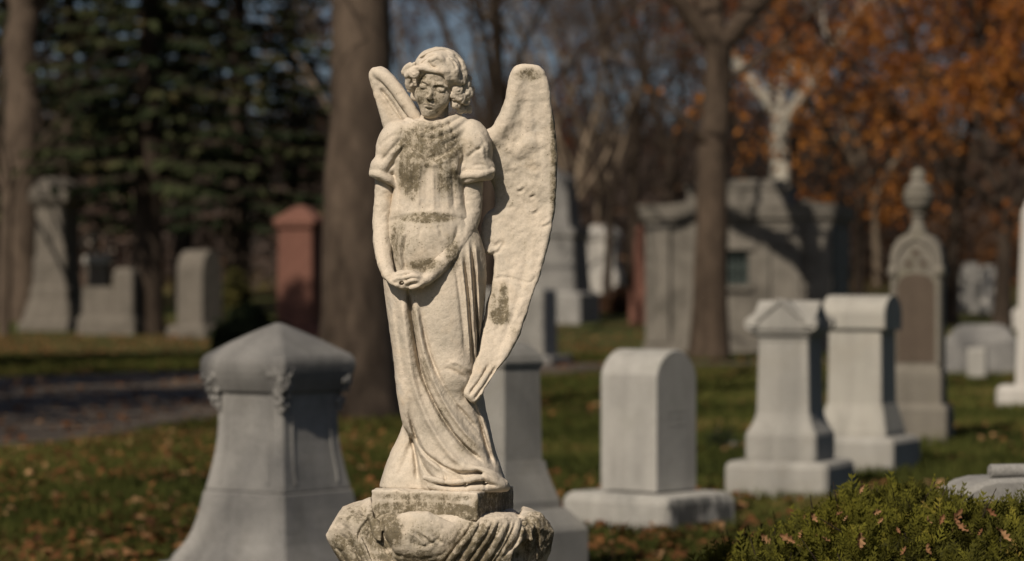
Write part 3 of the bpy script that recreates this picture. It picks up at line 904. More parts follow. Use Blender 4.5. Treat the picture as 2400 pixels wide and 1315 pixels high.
# A: bell-shaped monument with a pyramid cap
A, u, z = stone('bell_monument', 'grey granite monument with flaring bell-shaped sides and pyramid cap, nearest of the grey monuments', 652, 16.2, 37)
k = u / 2
sq('base', GREY, A, [(-.06, 205 * u, 205 * u), (z(1330), 205 * u, 205 * u), (z(1312), 200 * u, 200 * u)], .02)
prof = [(1312, 366), (1296, 352), (1280, 330), (1262, 308), (1240, 291), (1215, 277), (1190, 266), (1160, 256), (1150, 253)]
lv = [(z(y), h * k, h * k) for y, h in prof]
sq('flared_foot', GREY, A, lv + [(z(1147), 247 * k, 247 * k)], .014)
prof = [(1147, 241), (1143, 246), (1120, 236), (1090, 225), (1060, 215), (1030, 208), (1000, 204), (970, 203), (940, 205), (915, 208)]
A_die = sq('die', GREY, A, [(z(y), h * k, h * k) for y, h in prof], .014)
prof = [(918, 212), (914, 226), (908, 231), (898, 240), (884, 251), (868, 260), (855, 263), (845, 262), (836, 255), (830, 246), (826, 234), (800, 160), (775, 80), (757, 12)]
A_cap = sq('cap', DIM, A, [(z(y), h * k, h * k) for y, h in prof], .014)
# raised corner straps and carved leaves under the cap, on the four sides
for s in range(4):
    Rm = Matrix.Rotation(s * math.pi / 2, 3, 'Z')
    for sx in (-1, 1):
        mb = MB()
        rings = []
        for y, h in [(1128, 240), (1100, 229), (1060, 215), (1020, 206), (980, 203.5), (940, 205), (916, 208)]:
            hw = h * k; f = .62 + (1128 - y) / 212 * .0
            x0 = sx * hw * .66 - sx * (.012 if y > 1100 else 0); wd = .012
            yy = -hw
            rings.append([(x0 - wd, yy - .001, z(y)), (x0, yy - .0075, z(y)), (x0 + wd, yy - .001, z(y)), (x0, yy + .01, z(y))])
        mb.rings(rings)
        mb.V = [tuple(Rm @ Vector(v)) for v in mb.V]
        mb.build('panel_moulding', GREY, A)
    mb = MB()
    rr = random.Random(s + 3)
    c = Vector((240 * k * .97, -240 * k * .97, 0))
    for i in range(70):
        t = rr.random() ** 1.2; yy = 846 + t * 112
        rad = (256 - max(0, yy - 880) * .6) * k
        off = rr.uniform(-.13, .13) * (1 - .72 * t)
        p = Vector((rad - .004 + (-abs(off) if off < 0 else 0), -rad + .004 + (abs(off) if off > 0 else 0), z(yy)))
        r_ = rr.uniform(.008, .017)
        mb.lathe([(-r_ * 1.4, .001), (-r_ * .7, r_ * .8), (0, r_), (r_ * .7, r_ * .8), (r_ * 1.4, .001)], 7, tuple(p))
    mb.V = [tuple(Rm @ Vector(v)) for v in mb.V]
    mb.build('carved_leaves', GREY, A, True, 60)

# B: stele half hidden behind the angel
B, u, z = stone('flared_stele', 'pale grey stele with domed cap and flared foot standing just behind the angel', 1178, 15.6, 44)
k = u
sq('base', LIGHT, B, [(-.05, 146 * k, 146 * k), (z(1240), 146 * k, 146 * k), (z(1228), 140 * k, 140 * k), (z(1190), 110 * k, 110 * k)], .02)
sq('flared_foot', LIGHT, B, [(z(1192), 98 * k, 98 * k), (z(1172), 97 * k, 97 * k), (z(1160), 93 * k, 93 * k), (z(1135), 85 * k, 85 * k), (z(1110), 78 * k, 78 * k), (z(1092), 74.5 * k, 74.5 * k), (z(1080), 73 * k, 73 * k)], .01)
sq('die', LIGHT, B, [(z(1081), 68 * k, 68 * k), (z(860), 64 * k, 64 * k)], .012)
sq('cap', LIGHT, B, [(z(862), 66 * k, 66 * k), (z(850), 70 * k, 70 * k), (z(846), 70 * k, 70 * k), (z(832), 66 * k, 66 * k), (z(818), 57 * k, 57 * k), (z(806), 43 * k, 43 * k), (z(798), 24 * k, 24 * k), (z(796), 6 * k, 6 * k)], .01)

# C: family block behind
Cc, u, z = stone('family_stone', 'broad blue-grey block behind the lower wing of the angel', 1205, 56, 22)
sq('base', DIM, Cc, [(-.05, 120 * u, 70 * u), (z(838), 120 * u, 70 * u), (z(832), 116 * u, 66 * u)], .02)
sq('die', LIGHT, Cc, [(z(834), 92 * u, 48 * u), (z(682), 90 * u, 46 * u), (z(676), 85 * u, 42 * u)], .03)
C2, u, z = stone('low_marker', 'small pale marker glimpsed low between the great trunk and the skirt of the angel', 925, 56, 15)
sq('die', WHITE, C2, [(-.05, 24 * u, 18 * u), (z(770), 22 * u, 16 * u), (z(764), 18 * u, 12 * u)], .03)

# D: arched stone
D_, u, z = stone('arched_stone', 'pale marble headstone with barrel-arched top on a block with black streaks', 1520, 19.3, 40)
ax, ay = 82 * u, 78 * u
mb = MB(); mb.sqloft([(-.06, 158 * u, 132 * u), (z(1172), 158 * u, 130 * u), (z(1158), 152 * u, 124 * u), (z(1151), 140 * u, 112 * u)], .02)
mb.build('base', STREAKY, D_)
mb = MB()
pl = []
zs, zt, zb = z(876), z(818), z(1146)
rise = zt - zs
rad = (ay * ay + rise * rise) / (2 * rise)
a0 = math.asin(ay / rad)
arc = [(rad * math.sin(t), zt - rad + rad * math.cos(t)) for t in np.linspace(-a0, a0, 17)]
poly = [(arc[-1][0], zb)] + [(x, q) for x, q in reversed(arc)] + [(arc[0][0], zb)]
for xs, sh in ((-ax, .975), (-ax + .012, 1), (ax - .012, 1), (ax, .975)):
    pl.append([(xs, y * sh, (q - zb) * (1 - (1 - sh) * .4) + zb) for y, q in poly])
mb.rings(pl)
D_die = mb.build('die', PALE, D_)
# faint incised lines of an inscription no longer readable
for i, yy in enumerate((960, 975, 992)):
    mb = MB()
    for j in range(7 - i):
        xx = (-42 + i * 9 + j * 13) * u
        mb.box((ax + .0002, xx, z(yy)), (.001, .014 + .006 * ((j * 7 + i) % 3), .010), .001)
    mb.build('lettering', PALE, D_)

# E: pediment stone
E_, u, z = stone('pediment_stone', 'pale granite pedestal headstone with gabled pediment cap and scrolled corners', 1852, 22.2, 22)
k = u
sq('base', LIGHT, E_, [(-.06, 124 * k, 122 * k), (z(1092), 124 * k, 120 * k), (z(1082), 120 * k, 116 * k), (z(1077), 112 * k, 108 * k)], .03)
sq('moulded_foot', LIGHT, E_, [(z(1079), 84 * k, 80 * k), (z(1064), 86 * k, 82 * k), (z(1020), 86 * k, 82 * k), (z(1012), 84 * k, 80 * k), (z(1000), 77 * k, 74 * k), (z(985), 70 * k, 67 * k), (z(970), 66 * k, 63 * k), (z(964), 65 * k, 62 * k)], .02)
sq('die', LIGHT, E_, [(z(966), 64 * k, 61 * k), (z(800), 60 * k, 57 * k), (z(797), 62 * k, 59 * k), (z(786), 62 * k, 59 * k)], .01)
sq('cornice', LIGHT, E_, [(z(788), 66 * k, 63 * k), (z(782), 72 * k, 69 * k), (z(776), 74 * k, 71 * k), (z(770), 78 * k, 75 * k), (z(764), 78 * k, 75 * k)], .008)
mb = MB()
h0, h1 = z(765), z(704)
g = 76 * k
mb.rings([[(-g, -g, h0), (g, -g, h0), (0, -g, h1)], [(-g, g, h0), (g, g, h0), (0, g, h1)]])
mb.rings([[(-g + .002, -g + .002, h0 - .001), (-g + .002, g - .002, h0 - .001), (-g + .002, 0, h1 - .002)], [(g - .002, -g + .002, h0 - .001), (g - .002, g - .002, h0 - .001), (g - .002, 0, h1 - .002)]])
mb.build('gable', LIGHT, E_)
for s in (-1, 1):
    mb = MB()
    mb.box((s * g * .5, -g - .004, (h0 + h1) / 2 + .006), (g * .62, .012, .02), .006, Matrix.Rotation(s * math.atan2(h1 - h0, g), 3, 'Y'))
    mb.build('pediment_moulding', LIGHT, E_)
for sx in (-1, 1):
    for sy in (-1, 1):
        mb = MB()
        mb.tube([(sx * 72 * k, sy * 54 * k, z(758)), (sx * 72 * k, sy * 78 * k, z(758))], 17 * k, 12)
        mb.lathe([(0, 19 * k), (10 * k, 18 * k), (20 * k, 13 * k), (27 * k, 5 * k), (29 * k, .5 * k)], 10, (sx * 68 * k, sy * 66 * k, z(764)))
        mb.build('corner_scroll', LIGHT, E_, True, 50)

# F: roll-topped stone
F_, u, z = stone('roll_top_stone', 'cream granite headstone with a rounded roll top, close behind the pediment stone', 2020, 25.2, 27)
k = u
sq('base', LIGHT, F_, [(-.06, 112 * k, 96 * k), (z(1034), 112 * k, 96 * k), (z(1026), 108 * k, 92 * k), (z(1020), 100 * k, 84 * k)], .02)
sq('moulded_foot', CREAM, F_, [(z(1022), 84 * k, 70 * k), (z(1008), 84 * k, 70 * k), (z(985), 79 * k, 65 * k), (z(960), 73 * k, 58 * k), (z(946), 70 * k, 55 * k)], .015)
sq('die', CREAM, F_, [(z(947), 67 * k, 52 * k), (z(772), 65 * k, 50 * k)], .012)
mb = MB()
pl = []
zb, zs, zt = z(774), z(738), z(692)
for xs, sh in ((-78 * k, .95), (-74 * k, 1), (74 * k, 1), (78 * k, .95)):
    pl.append([(xs, y * sh, q) for y, q in [(54 * k, zb), (60 * k, zb + .02)] + [(61 * k * math.cos(t), zs + (zt - zs) * math.sin(t)) for t in np.linspace(.1, math.pi - .1, 13)] + [(-60 * k, zb + .02), (-54 * k, zb)]])
mb.rings(pl)
mb.build('roll_top', CREAM, F_)

# G: gothic stone with urn
G_, u, z = stone('gothic_urn_stone', 'tall tan gothic headstone with pointed-arch panel, crowned by a stone urn', 2152, 29.6, 15)
k = u
sq('base', TAN, G_, [(-.06, 76 * k, 70 * k), (z(958), 76 * k, 70 * k), (z(950), 72 * k, 66 * k), (z(944), 66 * k, 60 * k)], .02)
sq('plinth', TAN, G_, [(z(946), 62 * k, 56 * k), (z(880), 62 * k, 56 * k), (z(868), 60 * k, 54 * k), (z(858), 55 * k, 49 * k)], .015)
mb = MB()
prof = [(60, 860), (60, 650), (66, 646), (66, 626), (61, 622), (60, 600), (55, 578), (44, 561), (30, 551), (14, 546)]
poly = [(x * k, z(y)) for x, y in prof] + [(-x * k, z(y)) for x, y in reversed(prof)]
dp = 42 * k
mb.rings([[(x * .97, dp, q) for x, q in poly], [(x, dp - .012, q) for x, q in poly], [(x, -dp + .012, q) for x, q in poly], [(x * .97, -dp, q) for x, q in poly]])
mb.build('die', TAN, G_)
mb = MB()
pan = [(44, 848), (44, 668), (38, 655), (26, 645), (0, 640)]
poly = [(x * k, z(y)) for x, y in pan] + [(-x * k, z(y)) for x, y in reversed(pan[:-1])]
mb.prism(poly, -dp - .006, -dp + .01)
mb.build('dark_panel', BROWN, G_)
for sx in (-1, 1):
    mb = MB()
    mb.tube([(sx * 52 * k, -dp - .004, z(852)), (sx * 52 * k, -dp - .004, z(650))], 5 * k, 8)
    mb.box((sx * 53 * k, -dp - .004, z(636)), (9 * k, 7 * k, 12 * k), .005)
    mb.tube([(sx * 50 * k, -dp - .003, z(628)), (sx * 46 * k, -dp - .006, z(600)), (sx * 30 * k, -dp - .006, z(575)), (0, -dp - .003, z(558))], 5 * k, 8)
    mb.build('colonnette', TAN, G_, True, 50)
for cx_, cy_ in ((-17, 618), (17, 618), (0, 594)):
    mb = MB()
    mb.tube([(cx_ * k + 11 * k * math.cos(t), -dp - .003, z(cy_) + 11 * k * math.sin(t)) for t in np.linspace(0, 2 * math.pi, 15)], 3.2 * k, 6)
    mb.build('trefoil_ring', TAN, G_, True, 50)
for cx_, cy_, r_ in ((-17, 618, 10), (17, 618, 10), (0, 594, 10)):
    mb = MB()
    mb.prism([(cx_ * k + r_ * k * math.cos(t), z(cy_) + r_ * k * math.sin(t)) for t in np.linspace(0, 2 * math.pi, 14, endpoint=False)], -dp - .002, -dp + .006)
    mb.build('trefoil_recess', BROWN, G_)
# urn: a thing of one lathe with finial
mb = MB()
pr = [(548, 24), (540, 24), (538, 19), (532, 17), (520, 14), (508, 15), (504, 21), (500, 15), (496, 18), (486, 28), (476, 33), (468, 34), (466, 31), (462, 36), (456, 36), (452, 32), (446, 32), (440, 34), (436, 28), (430, 20), (424, 17), (419, 19), (414, 17), (408, 18), (402, 15), (397, 9), (393, 2)]
mb.lathe([(z(y), r_ * k) for y, r_ in pr], 24)
mb.build('urn', TAN, G_, True, 40)

# I: obelisk at the edge of the picture
I_, u, z = stone('white_obelisk', 'white tapering obelisk on a square base, cut by the edge of the view', 2428, 37.6, 12)
sq('base', WHITE, I_, [(-.05, 88 * u, 80 * u), (z(912), 88 * u, 80 * u), (z(904), 82 * u, 74 * u)], .02)
sq('shaft', WHITE, I_, [(z(906), 46 * u, 44 * u), (z(500), 32 * u, 31 * u), (z(430), 4 * u, 4 * u)], .01)

# J: low stones in tree shadow
J_, u, z = stone('rock_faced_block', 'wide grey rock-faced block striped by branch shadows, behind the gothic urn stone', 2300, 50, 10)
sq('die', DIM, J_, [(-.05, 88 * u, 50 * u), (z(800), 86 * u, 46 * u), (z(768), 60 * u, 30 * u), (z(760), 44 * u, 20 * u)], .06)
J2, u, z = stone('small_block', 'small white block in front of the rock-faced stone', 2290, 47.5, 14)
sq('die', LIGHT, J2, [(-.05, 24 * u, 20 * u), (z(822), 23 * u, 19 * u), (z(815), 20 * u, 16 * u)], .03)
# H: far tablets on the rise
H1, u, z = stone('leaning_slab', 'grey slab leaning back on the slope beside a white tablet', 2276, 93, 20)
o = sq('die', GREY, H1, [(-.15, 36 * u, 12 * u), (z(640), 26 * u, 9 * u), (z(614), 15 * u, 7 * u)], .05)
H2, u, z = stone('white_tablet', 'square white tablet on the slope under the orange trees', 2334, 92, 8)
sq('die', WHITE, H2, [(-.15, 34 * u, 12 * u), (z(630), 34 * u, 12 * u), (z(622), 30 * u, 10 * u)], .05)
sq('base', GREY, H2, [(-.25, 40 * u, 16 * u), (z(716), 40 * u, 16 * u)], .05)
H3, u, z = stone('round_marker', 'low rounded pale marker below the white tablet', 2388, 80, 20)
sq('die', WHITE, H3, [(-.2, 20 * u, 14 * u), (z(735), 18 * u, 12 * u), (z(722), 8 * u, 6 * u)], .05)
# N: stacked pedestal
N_, u, z = stone('stacked_pedestal', 'pale stacked pedestal stone far off between the wing and the mausoleum', 1412, 112, 14)
sq('base', WHITE, N_, [(-.3, 46 * u, 40 * u), (z(640), 44 * u, 38 * u), (z(634), 38 * u, 33 * u)], .05)
sq('die', WHITE, N_, [(z(636), 36 * u, 30 * u), (z(560), 33 * u, 28 * u)], .03)
sq('cap', WHITE, N_, [(z(562), 39 * u, 33 * u), (z(546), 39 * u, 33 * u), (z(528), 22 * u, 18 * u)], .03)
# O: big blurred obelisk base behind the wing
O_, u, z = stone('great_obelisk', 'massive grey stepped obelisk rising behind the outer wing', 1296, 85, 18)
sq('base', GREY, O_, [(-.3, 92 * u, 84 * u), (z(690), 90 * u, 82 * u), (z(684), 82 * u, 74 * u)], .05)
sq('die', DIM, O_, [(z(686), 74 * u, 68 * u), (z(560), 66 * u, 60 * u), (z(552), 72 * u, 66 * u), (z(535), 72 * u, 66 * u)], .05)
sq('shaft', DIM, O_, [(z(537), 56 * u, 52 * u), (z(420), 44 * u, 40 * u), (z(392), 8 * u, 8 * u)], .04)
# pink stone beside the mausoleum
PK, u, z = stone('pink_obelisk', 'small pink granite obelisk beside the mausoleum wall', 1500, 84, 15)
sq('base', REDG, PK, [(-.2, 24 * u, 20 * u), (z(680), 22 * u, 18 * u)], .04)
sq('shaft', REDG, PK, [(z(682), 16 * u, 14 * u), (z(540), 11 * u, 10 * u), (z(528), 2 * u, 2 * u)], .03)

# Q: tall column stone
Q_, u, z = stone('column_monument', 'tall grey column monument with capped head on stepped tiers under the spruces', 132, dist_for(772), 18)
k = u
sq('base', FARG, Q_, [(-.2, 72 * k, 64 * k), (z(758), 70 * k, 62 * k), (z(748), 62 * k, 55 * k), (z(702), 51 * k, 46 * k)], .05)
sq('plinth', FARG, Q_, [(z(704), 48 * k, 43 * k), (z(676), 48 * k, 43 * k), (z(670), 43 * k, 39 * k), (z(606), 42 * k, 38 * k), (z(602), 39 * k, 35 * k)], .04)
sq('shaft', FARG, Q_, [(z(603), 38 * k, 34 * k), (z(482), 37 * k, 33 * k)], .03)
sq('cap', FARG, Q_, [(z(484), 40 * k, 36 * k), (z(472), 50 * k, 45 * k), (z(458), 52 * k, 47 * k), (z(448), 48 * k, 43 * k), (z(428), 38 * k, 34 * k), (z(416), 20 * k, 18 * k)], .04)
# R: stepped stone beside it
R_, u, z = stone('stepped_stone', 'low grey stepped stone with a taller end block beside the column monument', 262, dist_for(782), 14)
k = u
sq('base', FARG, R_, [(-.2, 72 * k, 44 * k), (z(752), 72 * k, 42 * k), (z(738), 66 * k, 38 * k)], .04)
sq('end_block', FARG, R_, [(z(740), 26 * k, 30 * k), (z(640), 25 * k, 29 * k), (z(628), 18 * k, 22 * k)], .04, (38 * k, 0))
sq('low_wall', FARG, R_, [(z(740), 40 * k, 20 * k), (z(672), 40 * k, 20 * k)], .04, (-28 * k, 0))
R2, u, z = stone('pale_ledge', 'pale flat-topped tomb glimpsed behind the stepped stone', 232, 90, 8)
sq('body', FARG, R2, [(-.2, 26 * u, 20 * u), (z(616), 26 * u, 20 * u)], .04)
sq('ledge', LIGHT, R2, [(z(617), 33 * u, 26 * u), (z(604), 33 * u, 26 * u), (z(600), 30 * u, 22 * u)], .04)
# S: round topped stone
S_, u, z = stone('round_top_stone', 'grey round-topped headstone on a block beneath the spruce boughs', 468, dist_for(788), 36)
k = u
sq('base', FARG, S_, [(-.2, 62 * k, 54 * k), (z(770), 60 * k, 52 * k), (z(762), 54 * k, 46 * k)], .04)
mb = MB(); pl = []
zb, zs, zt = z(764), z(640), z(586)
for xs, sh in ((-40 * k, .97), (-38 * k, 1), (38 * k, 1), (40 * k, .97)):
    pl.append([(xs, y * sh, q) for y, q in [(36 * k, zb)] + [(36 * k * math.cos(t), zs + (zt - zs) * math.sin(t)) for t in np.linspace(0, math.pi, 13)] + [(-36 * k, zb)]])
mb.rings(pl); mb.build('die', FARG, S_)
# T: red granite pillar
T_, u, z = stone('red_granite_pillar', 'red granite pillar with pyramid cap beside the great trunk', 706, dist_for(818), 20)
k = u
sq('base', REDG, T_, [(-.2, 74 * k, 66 * k), (z(775), 72 * k, 64 * k), (z(765), 62 * k, 54 * k)], .04)
sq('shaft', REDG, T_, [(z(767), 50 * k, 44 * k), (z(740), 46 * k, 41 * k), (z(532), 43 * k, 38 * k)], .03)
sq('cap', REDG, T_, [(z(533), 50 * k, 45 * k), (z(520), 54 * k, 48 * k), (z(512), 50 * k, 45 * k), (z(488), 18 * k, 16 * k), (z(482), 6 * k, 6 * k)], .03)

# K: scroll marker by the shrub
K_, u, z = stone('scroll_marker', 'grey granite marker with rounded shoulders carrying a stone scroll, behind the juniper', 2382, 10.6, -14)
mb = MB(); pl = []
prf = [(-190, 2000), (-190, 1185), (-180, 1164), (-158, 1142), (-125, 1125), (-90, 1117), (0, 1115), (90, 1117), (125, 1125), (158, 1142), (180, 1164), (190, 1185), (190, 2000)]
for yy, sh in ((.13, .95), (.11, 1), (-.11, 1), (-.13, .95)):
    pl.append([(x * u * sh, yy, max(-.05, z(y)) * (1 if y > 1500 else 1 - (1 - sh) * .3)) for x, y in prf])
mb.rings(pl); mb.build('die', GREY, K_)
mb = MB()
mb.tube([(-82 * u, -.055, z(1101)), (-78 * u, -.055, z(1101)), (200 * u, -.055, z(1101)), (204 * u, -.055, z(1101))], [15 * u, 16.5 * u, 16.5 * u, 15 * u], 20)
mb.tube([(-84 * u, -.055, z(1101)), (-70 * u, -.055, z(1101))], [7 * u, 7 * u], 14)
mb.build('scroll', GREY, K_, True, 50)

# M: dead bouquet beside a tiny marker
M2, u, z = stone('flat_marker', 'tiny grey flat marker in the grass by a dark withered bouquet', 1716, 28.2, 10)
sq('die', GREY, M2, [(-.04, 22 * u, 16 * u), (z(1042), 21 * u, 15 * u), (z(1036), 16 * u, 11 * u)], .02)

# ------------------------------------------------------------------ mausoleum
DARK, nt_, b_ = new_mat('dark_bronze'); b_.inputs['Base Color'].default_value = (.035, .05, .045, 1); b_.inputs['Roughness'].default_value = .6
MA, u, z = stone('mausoleum', 'low grey granite mausoleum with stepped attic and barred window behind a tree trunk', 1757, 65.5, 12, 'mausoleum')
k = u
hx, hy = 212 * k, 190 * k
sq('steps', OLDG, MA, [(-.2, hx + 22 * k, hy + 22 * k), (z(815), hx + 20 * k, hy + 20 * k), (z(814), hx + 8 * k, hy + 8 * k), (z(800), hx + 8 * k, hy + 8 * k)], .03)
mb = MB()
# walls with a real window opening in the front
wx0, wx1, wz0, wz1 = -52 * k, 22 * k, z(668), z(588)
zt, zb = z(528), z(802)
t = .3
def wall_box(x0, x1, y0, y1, z0, z1): mb.box(((x0 + x1) / 2, (y0 + y1) / 2, (z0 + z1) / 2), ((x1 - x0) / 2, (y1 - y0) / 2, (z1 - z0) / 2), .01)
wall_box(-hx, wx0, -hy, -hy + t, zb, zt); wall_box(wx1, hx, -hy, -hy + t, zb, zt)
wall_box(wx0, wx1, -hy, -hy + t, zb, wz0); wall_box(wx0, wx1, -hy, -hy + t, wz1, zt)
wall_box(-hx, hx, hy - t, hy, zb, zt); wall_box(-hx, -hx + t, -hy + t, hy - t, zb, zt); wall_box(hx - t, hx, -hy + t, hy - t, zb, zt)
mb.build('wall', OLDG, MA)
win = mb2 = MB(); mb2.box(((wx0 + wx1) / 2, -hy + t * .8, (wz0 + wz1) / 2), ((wx1 - wx0) / 2, .03, (wz1 - wz0) / 2), .005)
win = mb2.build('window', DARK, MA)
mb2 = MB()
for i in range(6):
    x = wx0 + (wx1 - wx0) * (i + .5) / 6
    mb2.tube([(x, -hy + .06, wz0), (x, -hy + .06, wz1)], .022, 6)
mb2.tube([(wx0, -hy + .08, (wz0 + wz1) / 2), (wx1, -hy + .08, (wz0 + wz1) / 2)], .02, 6)
mb2.build('bars', DARK, win)
mb2 = MB(); mb2.box(((wx0 + wx1) / 2, -hy - .03, wz0 - .06), ((wx1 - wx0) / 2 + .1, .06, .06), .01); mb2.build('sill', OLDG, win)
mb2 = MB(); mb2.box(((wx0 + wx1) / 2, -hy - .03, wz1 + .07), ((wx1 - wx0) / 2 + .14, .05, .07), .01)
mb2.build('lintel', OLDG, win)
for px_, hw, pr_ in ((-(hx - 26 * k), 28 * k, .06), (hx - 26 * k, 28 * k, .06), (62 * k, 10 * k, .04), (130 * k, 14 * k, .04), (-100 * k, 12 * k, .04)):
    mb = MB(); mb.box((px_, -hy - pr_ * .8, (zb + zt) / 2), (hw, pr_, (zt - zb) / 2), .012); mb.build('pilaster', OLDG, MA)
# flat dark panel over most of the side wall, deepening its shade
mb = MB(); mb.box((hx + .01, -10 * k, (zt + zb) / 2), (.05, hy - 20 * k, (zt - zb) / 2 - .06), .01); mb.build('dark_side_panel', DARK, MA)
sq('cornice', OLDG, MA, [(zt - .02, hx + 4 * k, hy + 4 * k), (z(518), hx + 5 * k, hy + 5 * k), (z(515), hx + 14 * k, hy + 14 * k), (z(500), hx + 16 * k, hy + 16 * k), (z(490), hx + 19 * k, hy + 19 * k), (z(484), hx + 19 * k, hy + 19 * k)], .02)
mb = MB()
e0, e1 = hx + 14 * k, z(486)
ax2 = 115 * k
mb.sqloft([(e1 - .01, ax2, hy * .5), (z(452), ax2, hy * .5), (z(448), ax2 + 5 * k, hy * .52), (z(441), ax2 + 5 * k, hy * .52), (z(440.5), ax2 * .84, hy * .45), (z(427), ax2 * .84, hy * .45)], .02, (-4 * k, -hy * .52))
mb.build('attic', OLDG, MA)
mb = MB(); mb.rings([[(ax2 + .01, -hy * .1, e1), (e0, -hy * .1, e1), (ax2 + .01, -hy * .1, z(466))], [(ax2 + .01, hy * .9, e1), (e0, hy * .9, e1), (ax2 + .01, hy * .9, z(466))]])
mb.build('roof', OLDG, MA)
mb = MB(); mb.rings([[(-ax2 - .01, -hy * .1, z(466)), (-e0, -hy * .1, e1), (-ax2 - .01, -hy * .1, e1)], [(-ax2 - .01, hy * .9, z(466)), (-e0, hy * .9, e1), (-ax2 - .01, hy * .9, e1)]])
mb.build('roof', OLDG, MA)

# far houses beyond the trees
BRICK, nt_, b_ = new_mat('brick')
bt = N(nt_, 'ShaderNodeTexBrick', ins={'Scale': 4.0, 'Mortar Size': .015}); bt.inputs['Color1'].default_value = (.28, .12, .07, 1); bt.inputs['Color2'].default_value = (.22, .09, .055, 1); bt.inputs['Mortar'].default_value = (.3, .26, .22, 1)
L(nt_, coords(nt_), bt.inputs['Vector']); L(nt_, bt.outputs[0], b_.inputs['Base Color']); b_.inputs['Roughness'].default_value = .9
ROOF = granite('roof_shingle', (.19, .11, .08), .25, .3)


def house(label, px, D, w, dp_, h, rot, wall, roof):
    x = (px - CX) * D / FPX
    o = empty('house', (x, D, float(ground_z(x, D))), label, 'house', R(rot))
    mb = MB(); mb.box((0, 0, h / 2 - .3), (w / 2, dp_ / 2, h / 2 + .3), .02); mb.build('wall', wall, o)
    mb = MB(); e = .4
    mb.rings([[(-w / 2 - e, -dp_ / 2 - e, h + .01), (-w / 2 - e, dp_ / 2 + e, h + .01), (-w / 2 - e, 0, h + dp_ * .38)], [(w / 2 + e, -dp_ / 2 - e, h + .01), (w / 2 + e, dp_ / 2 + e, h + .01), (w / 2 + e, 0, h + dp_ * .38)]])
    mb.build('roof', roof, o)
    for i in (-1, 0, 1):
        mb = MB(); mb.box((i * w * .3, -dp_ / 2 - .01, h * .55), (.45, .05, .7), .01); wn = mb.build('window', DARK, o)
        mb = MB(); mb.box((i * w * .3, -dp_ / 2 - .04, h * .55 - .76), (.55, .09, .05), .01); mb.build('sill', WHITE, wn)
    return o


house('brick house with a reddish roof far off behind the column monument', 235, 150, 4.2, 5, 2.6, -20, BRICK, ROOF)
house('small pale house far off under the spruces', 600, 175, 2.6, 5, 3.2, 12, WHITE, GREY)
# ------------------------------------------------------------------ trees
def bark(name, a, b, scale=6.0, strength=.8):
    m, nt, bs = new_mat(name)
    oc = coords(nt)
    sv = scaled(nt, oc, (scale, scale, scale * .22))
    n = noise(nt, sv, 1.6, 8, .72, .6)
    n2 = noise(nt, scaled(nt, oc, (2.2, 2.2, .8)), 1.0, 6, .7, .4)
    c = ramp(nt, n, [(.35, a), (.62, b)])
    c = mixc(nt, .5, c, ramp(nt, n2, [(.36, tuple(x * .6 for x in a)), (.62, tuple(min(.8, x * 1.25) for x in b))]))
    L(nt, c, bs.inputs['Base Color']); bs.inputs['Roughness'].default_value = .95; bs.inputs['Specular IOR Level'].default_value = .1
    bump(nt, bs, n, strength, .03)
    return m


def toned(name, stops, rough=.9, trans=0.0):
    """colour picked per leaf or blade from the 'tone' attribute"""
    m, nt, bs = new_mat(name)
    a = N(nt, 'ShaderNodeAttribute', attribute_name='tone')
    c = ramp(nt, a.outputs['Fac'], stops)
    L(nt, c, bs.inputs['Base Color']); bs.inputs['Roughness'].default_value = rough; bs.inputs['Specular IOR Level'].default_value = .12
    if trans:
        tr = N(nt, 'ShaderNodeBsdfTranslucent'); L(nt, c, tr.inputs[0])
        mx = N(nt, 'ShaderNodeMixShader'); mx.inputs[0].default_value = trans
        L(nt, bs.outputs[0], mx.inputs[1]); L(nt, tr.outputs[0], mx.inputs[2])
        L(nt, mx.outputs[0], nt.nodes['Material Output'].inputs[0])
    return m


BARK = bark('grey_brown_bark', (.040, .030, .023), (.105, .080, .060))
BARK_M = bark('brown_bark', (.032, .024, .018), (.085, .063, .046))
BARK_D = bark('dark_bark', (.024, .018, .014), (.055, .042, .032))
BARK_T = bark('tan_bark', (.11, .085, .06), (.24, .19, .14))
BARK_W = bark('white_bark', (.22, .195, .16), (.48, .45, .38), 3.0, .3)
TWIG = bark('twig_bark', (.045, .034, .028), (.11, .085, .068), 4)
NEEDLE = toned('spruce_needles', [(0, (.008, .014, .006)), (.5, (.020, .028, .012)), (.85, (.046, .052, .022)), (1, (.075, .060, .026))])
OAKLEAF = toned('oak_leaves', [(0, (.060, .022, .013)), (.35, (.125, .042, .016)), (.7, (.23, .078, .020)), (1, (.33, .135, .030))], trans=.3)


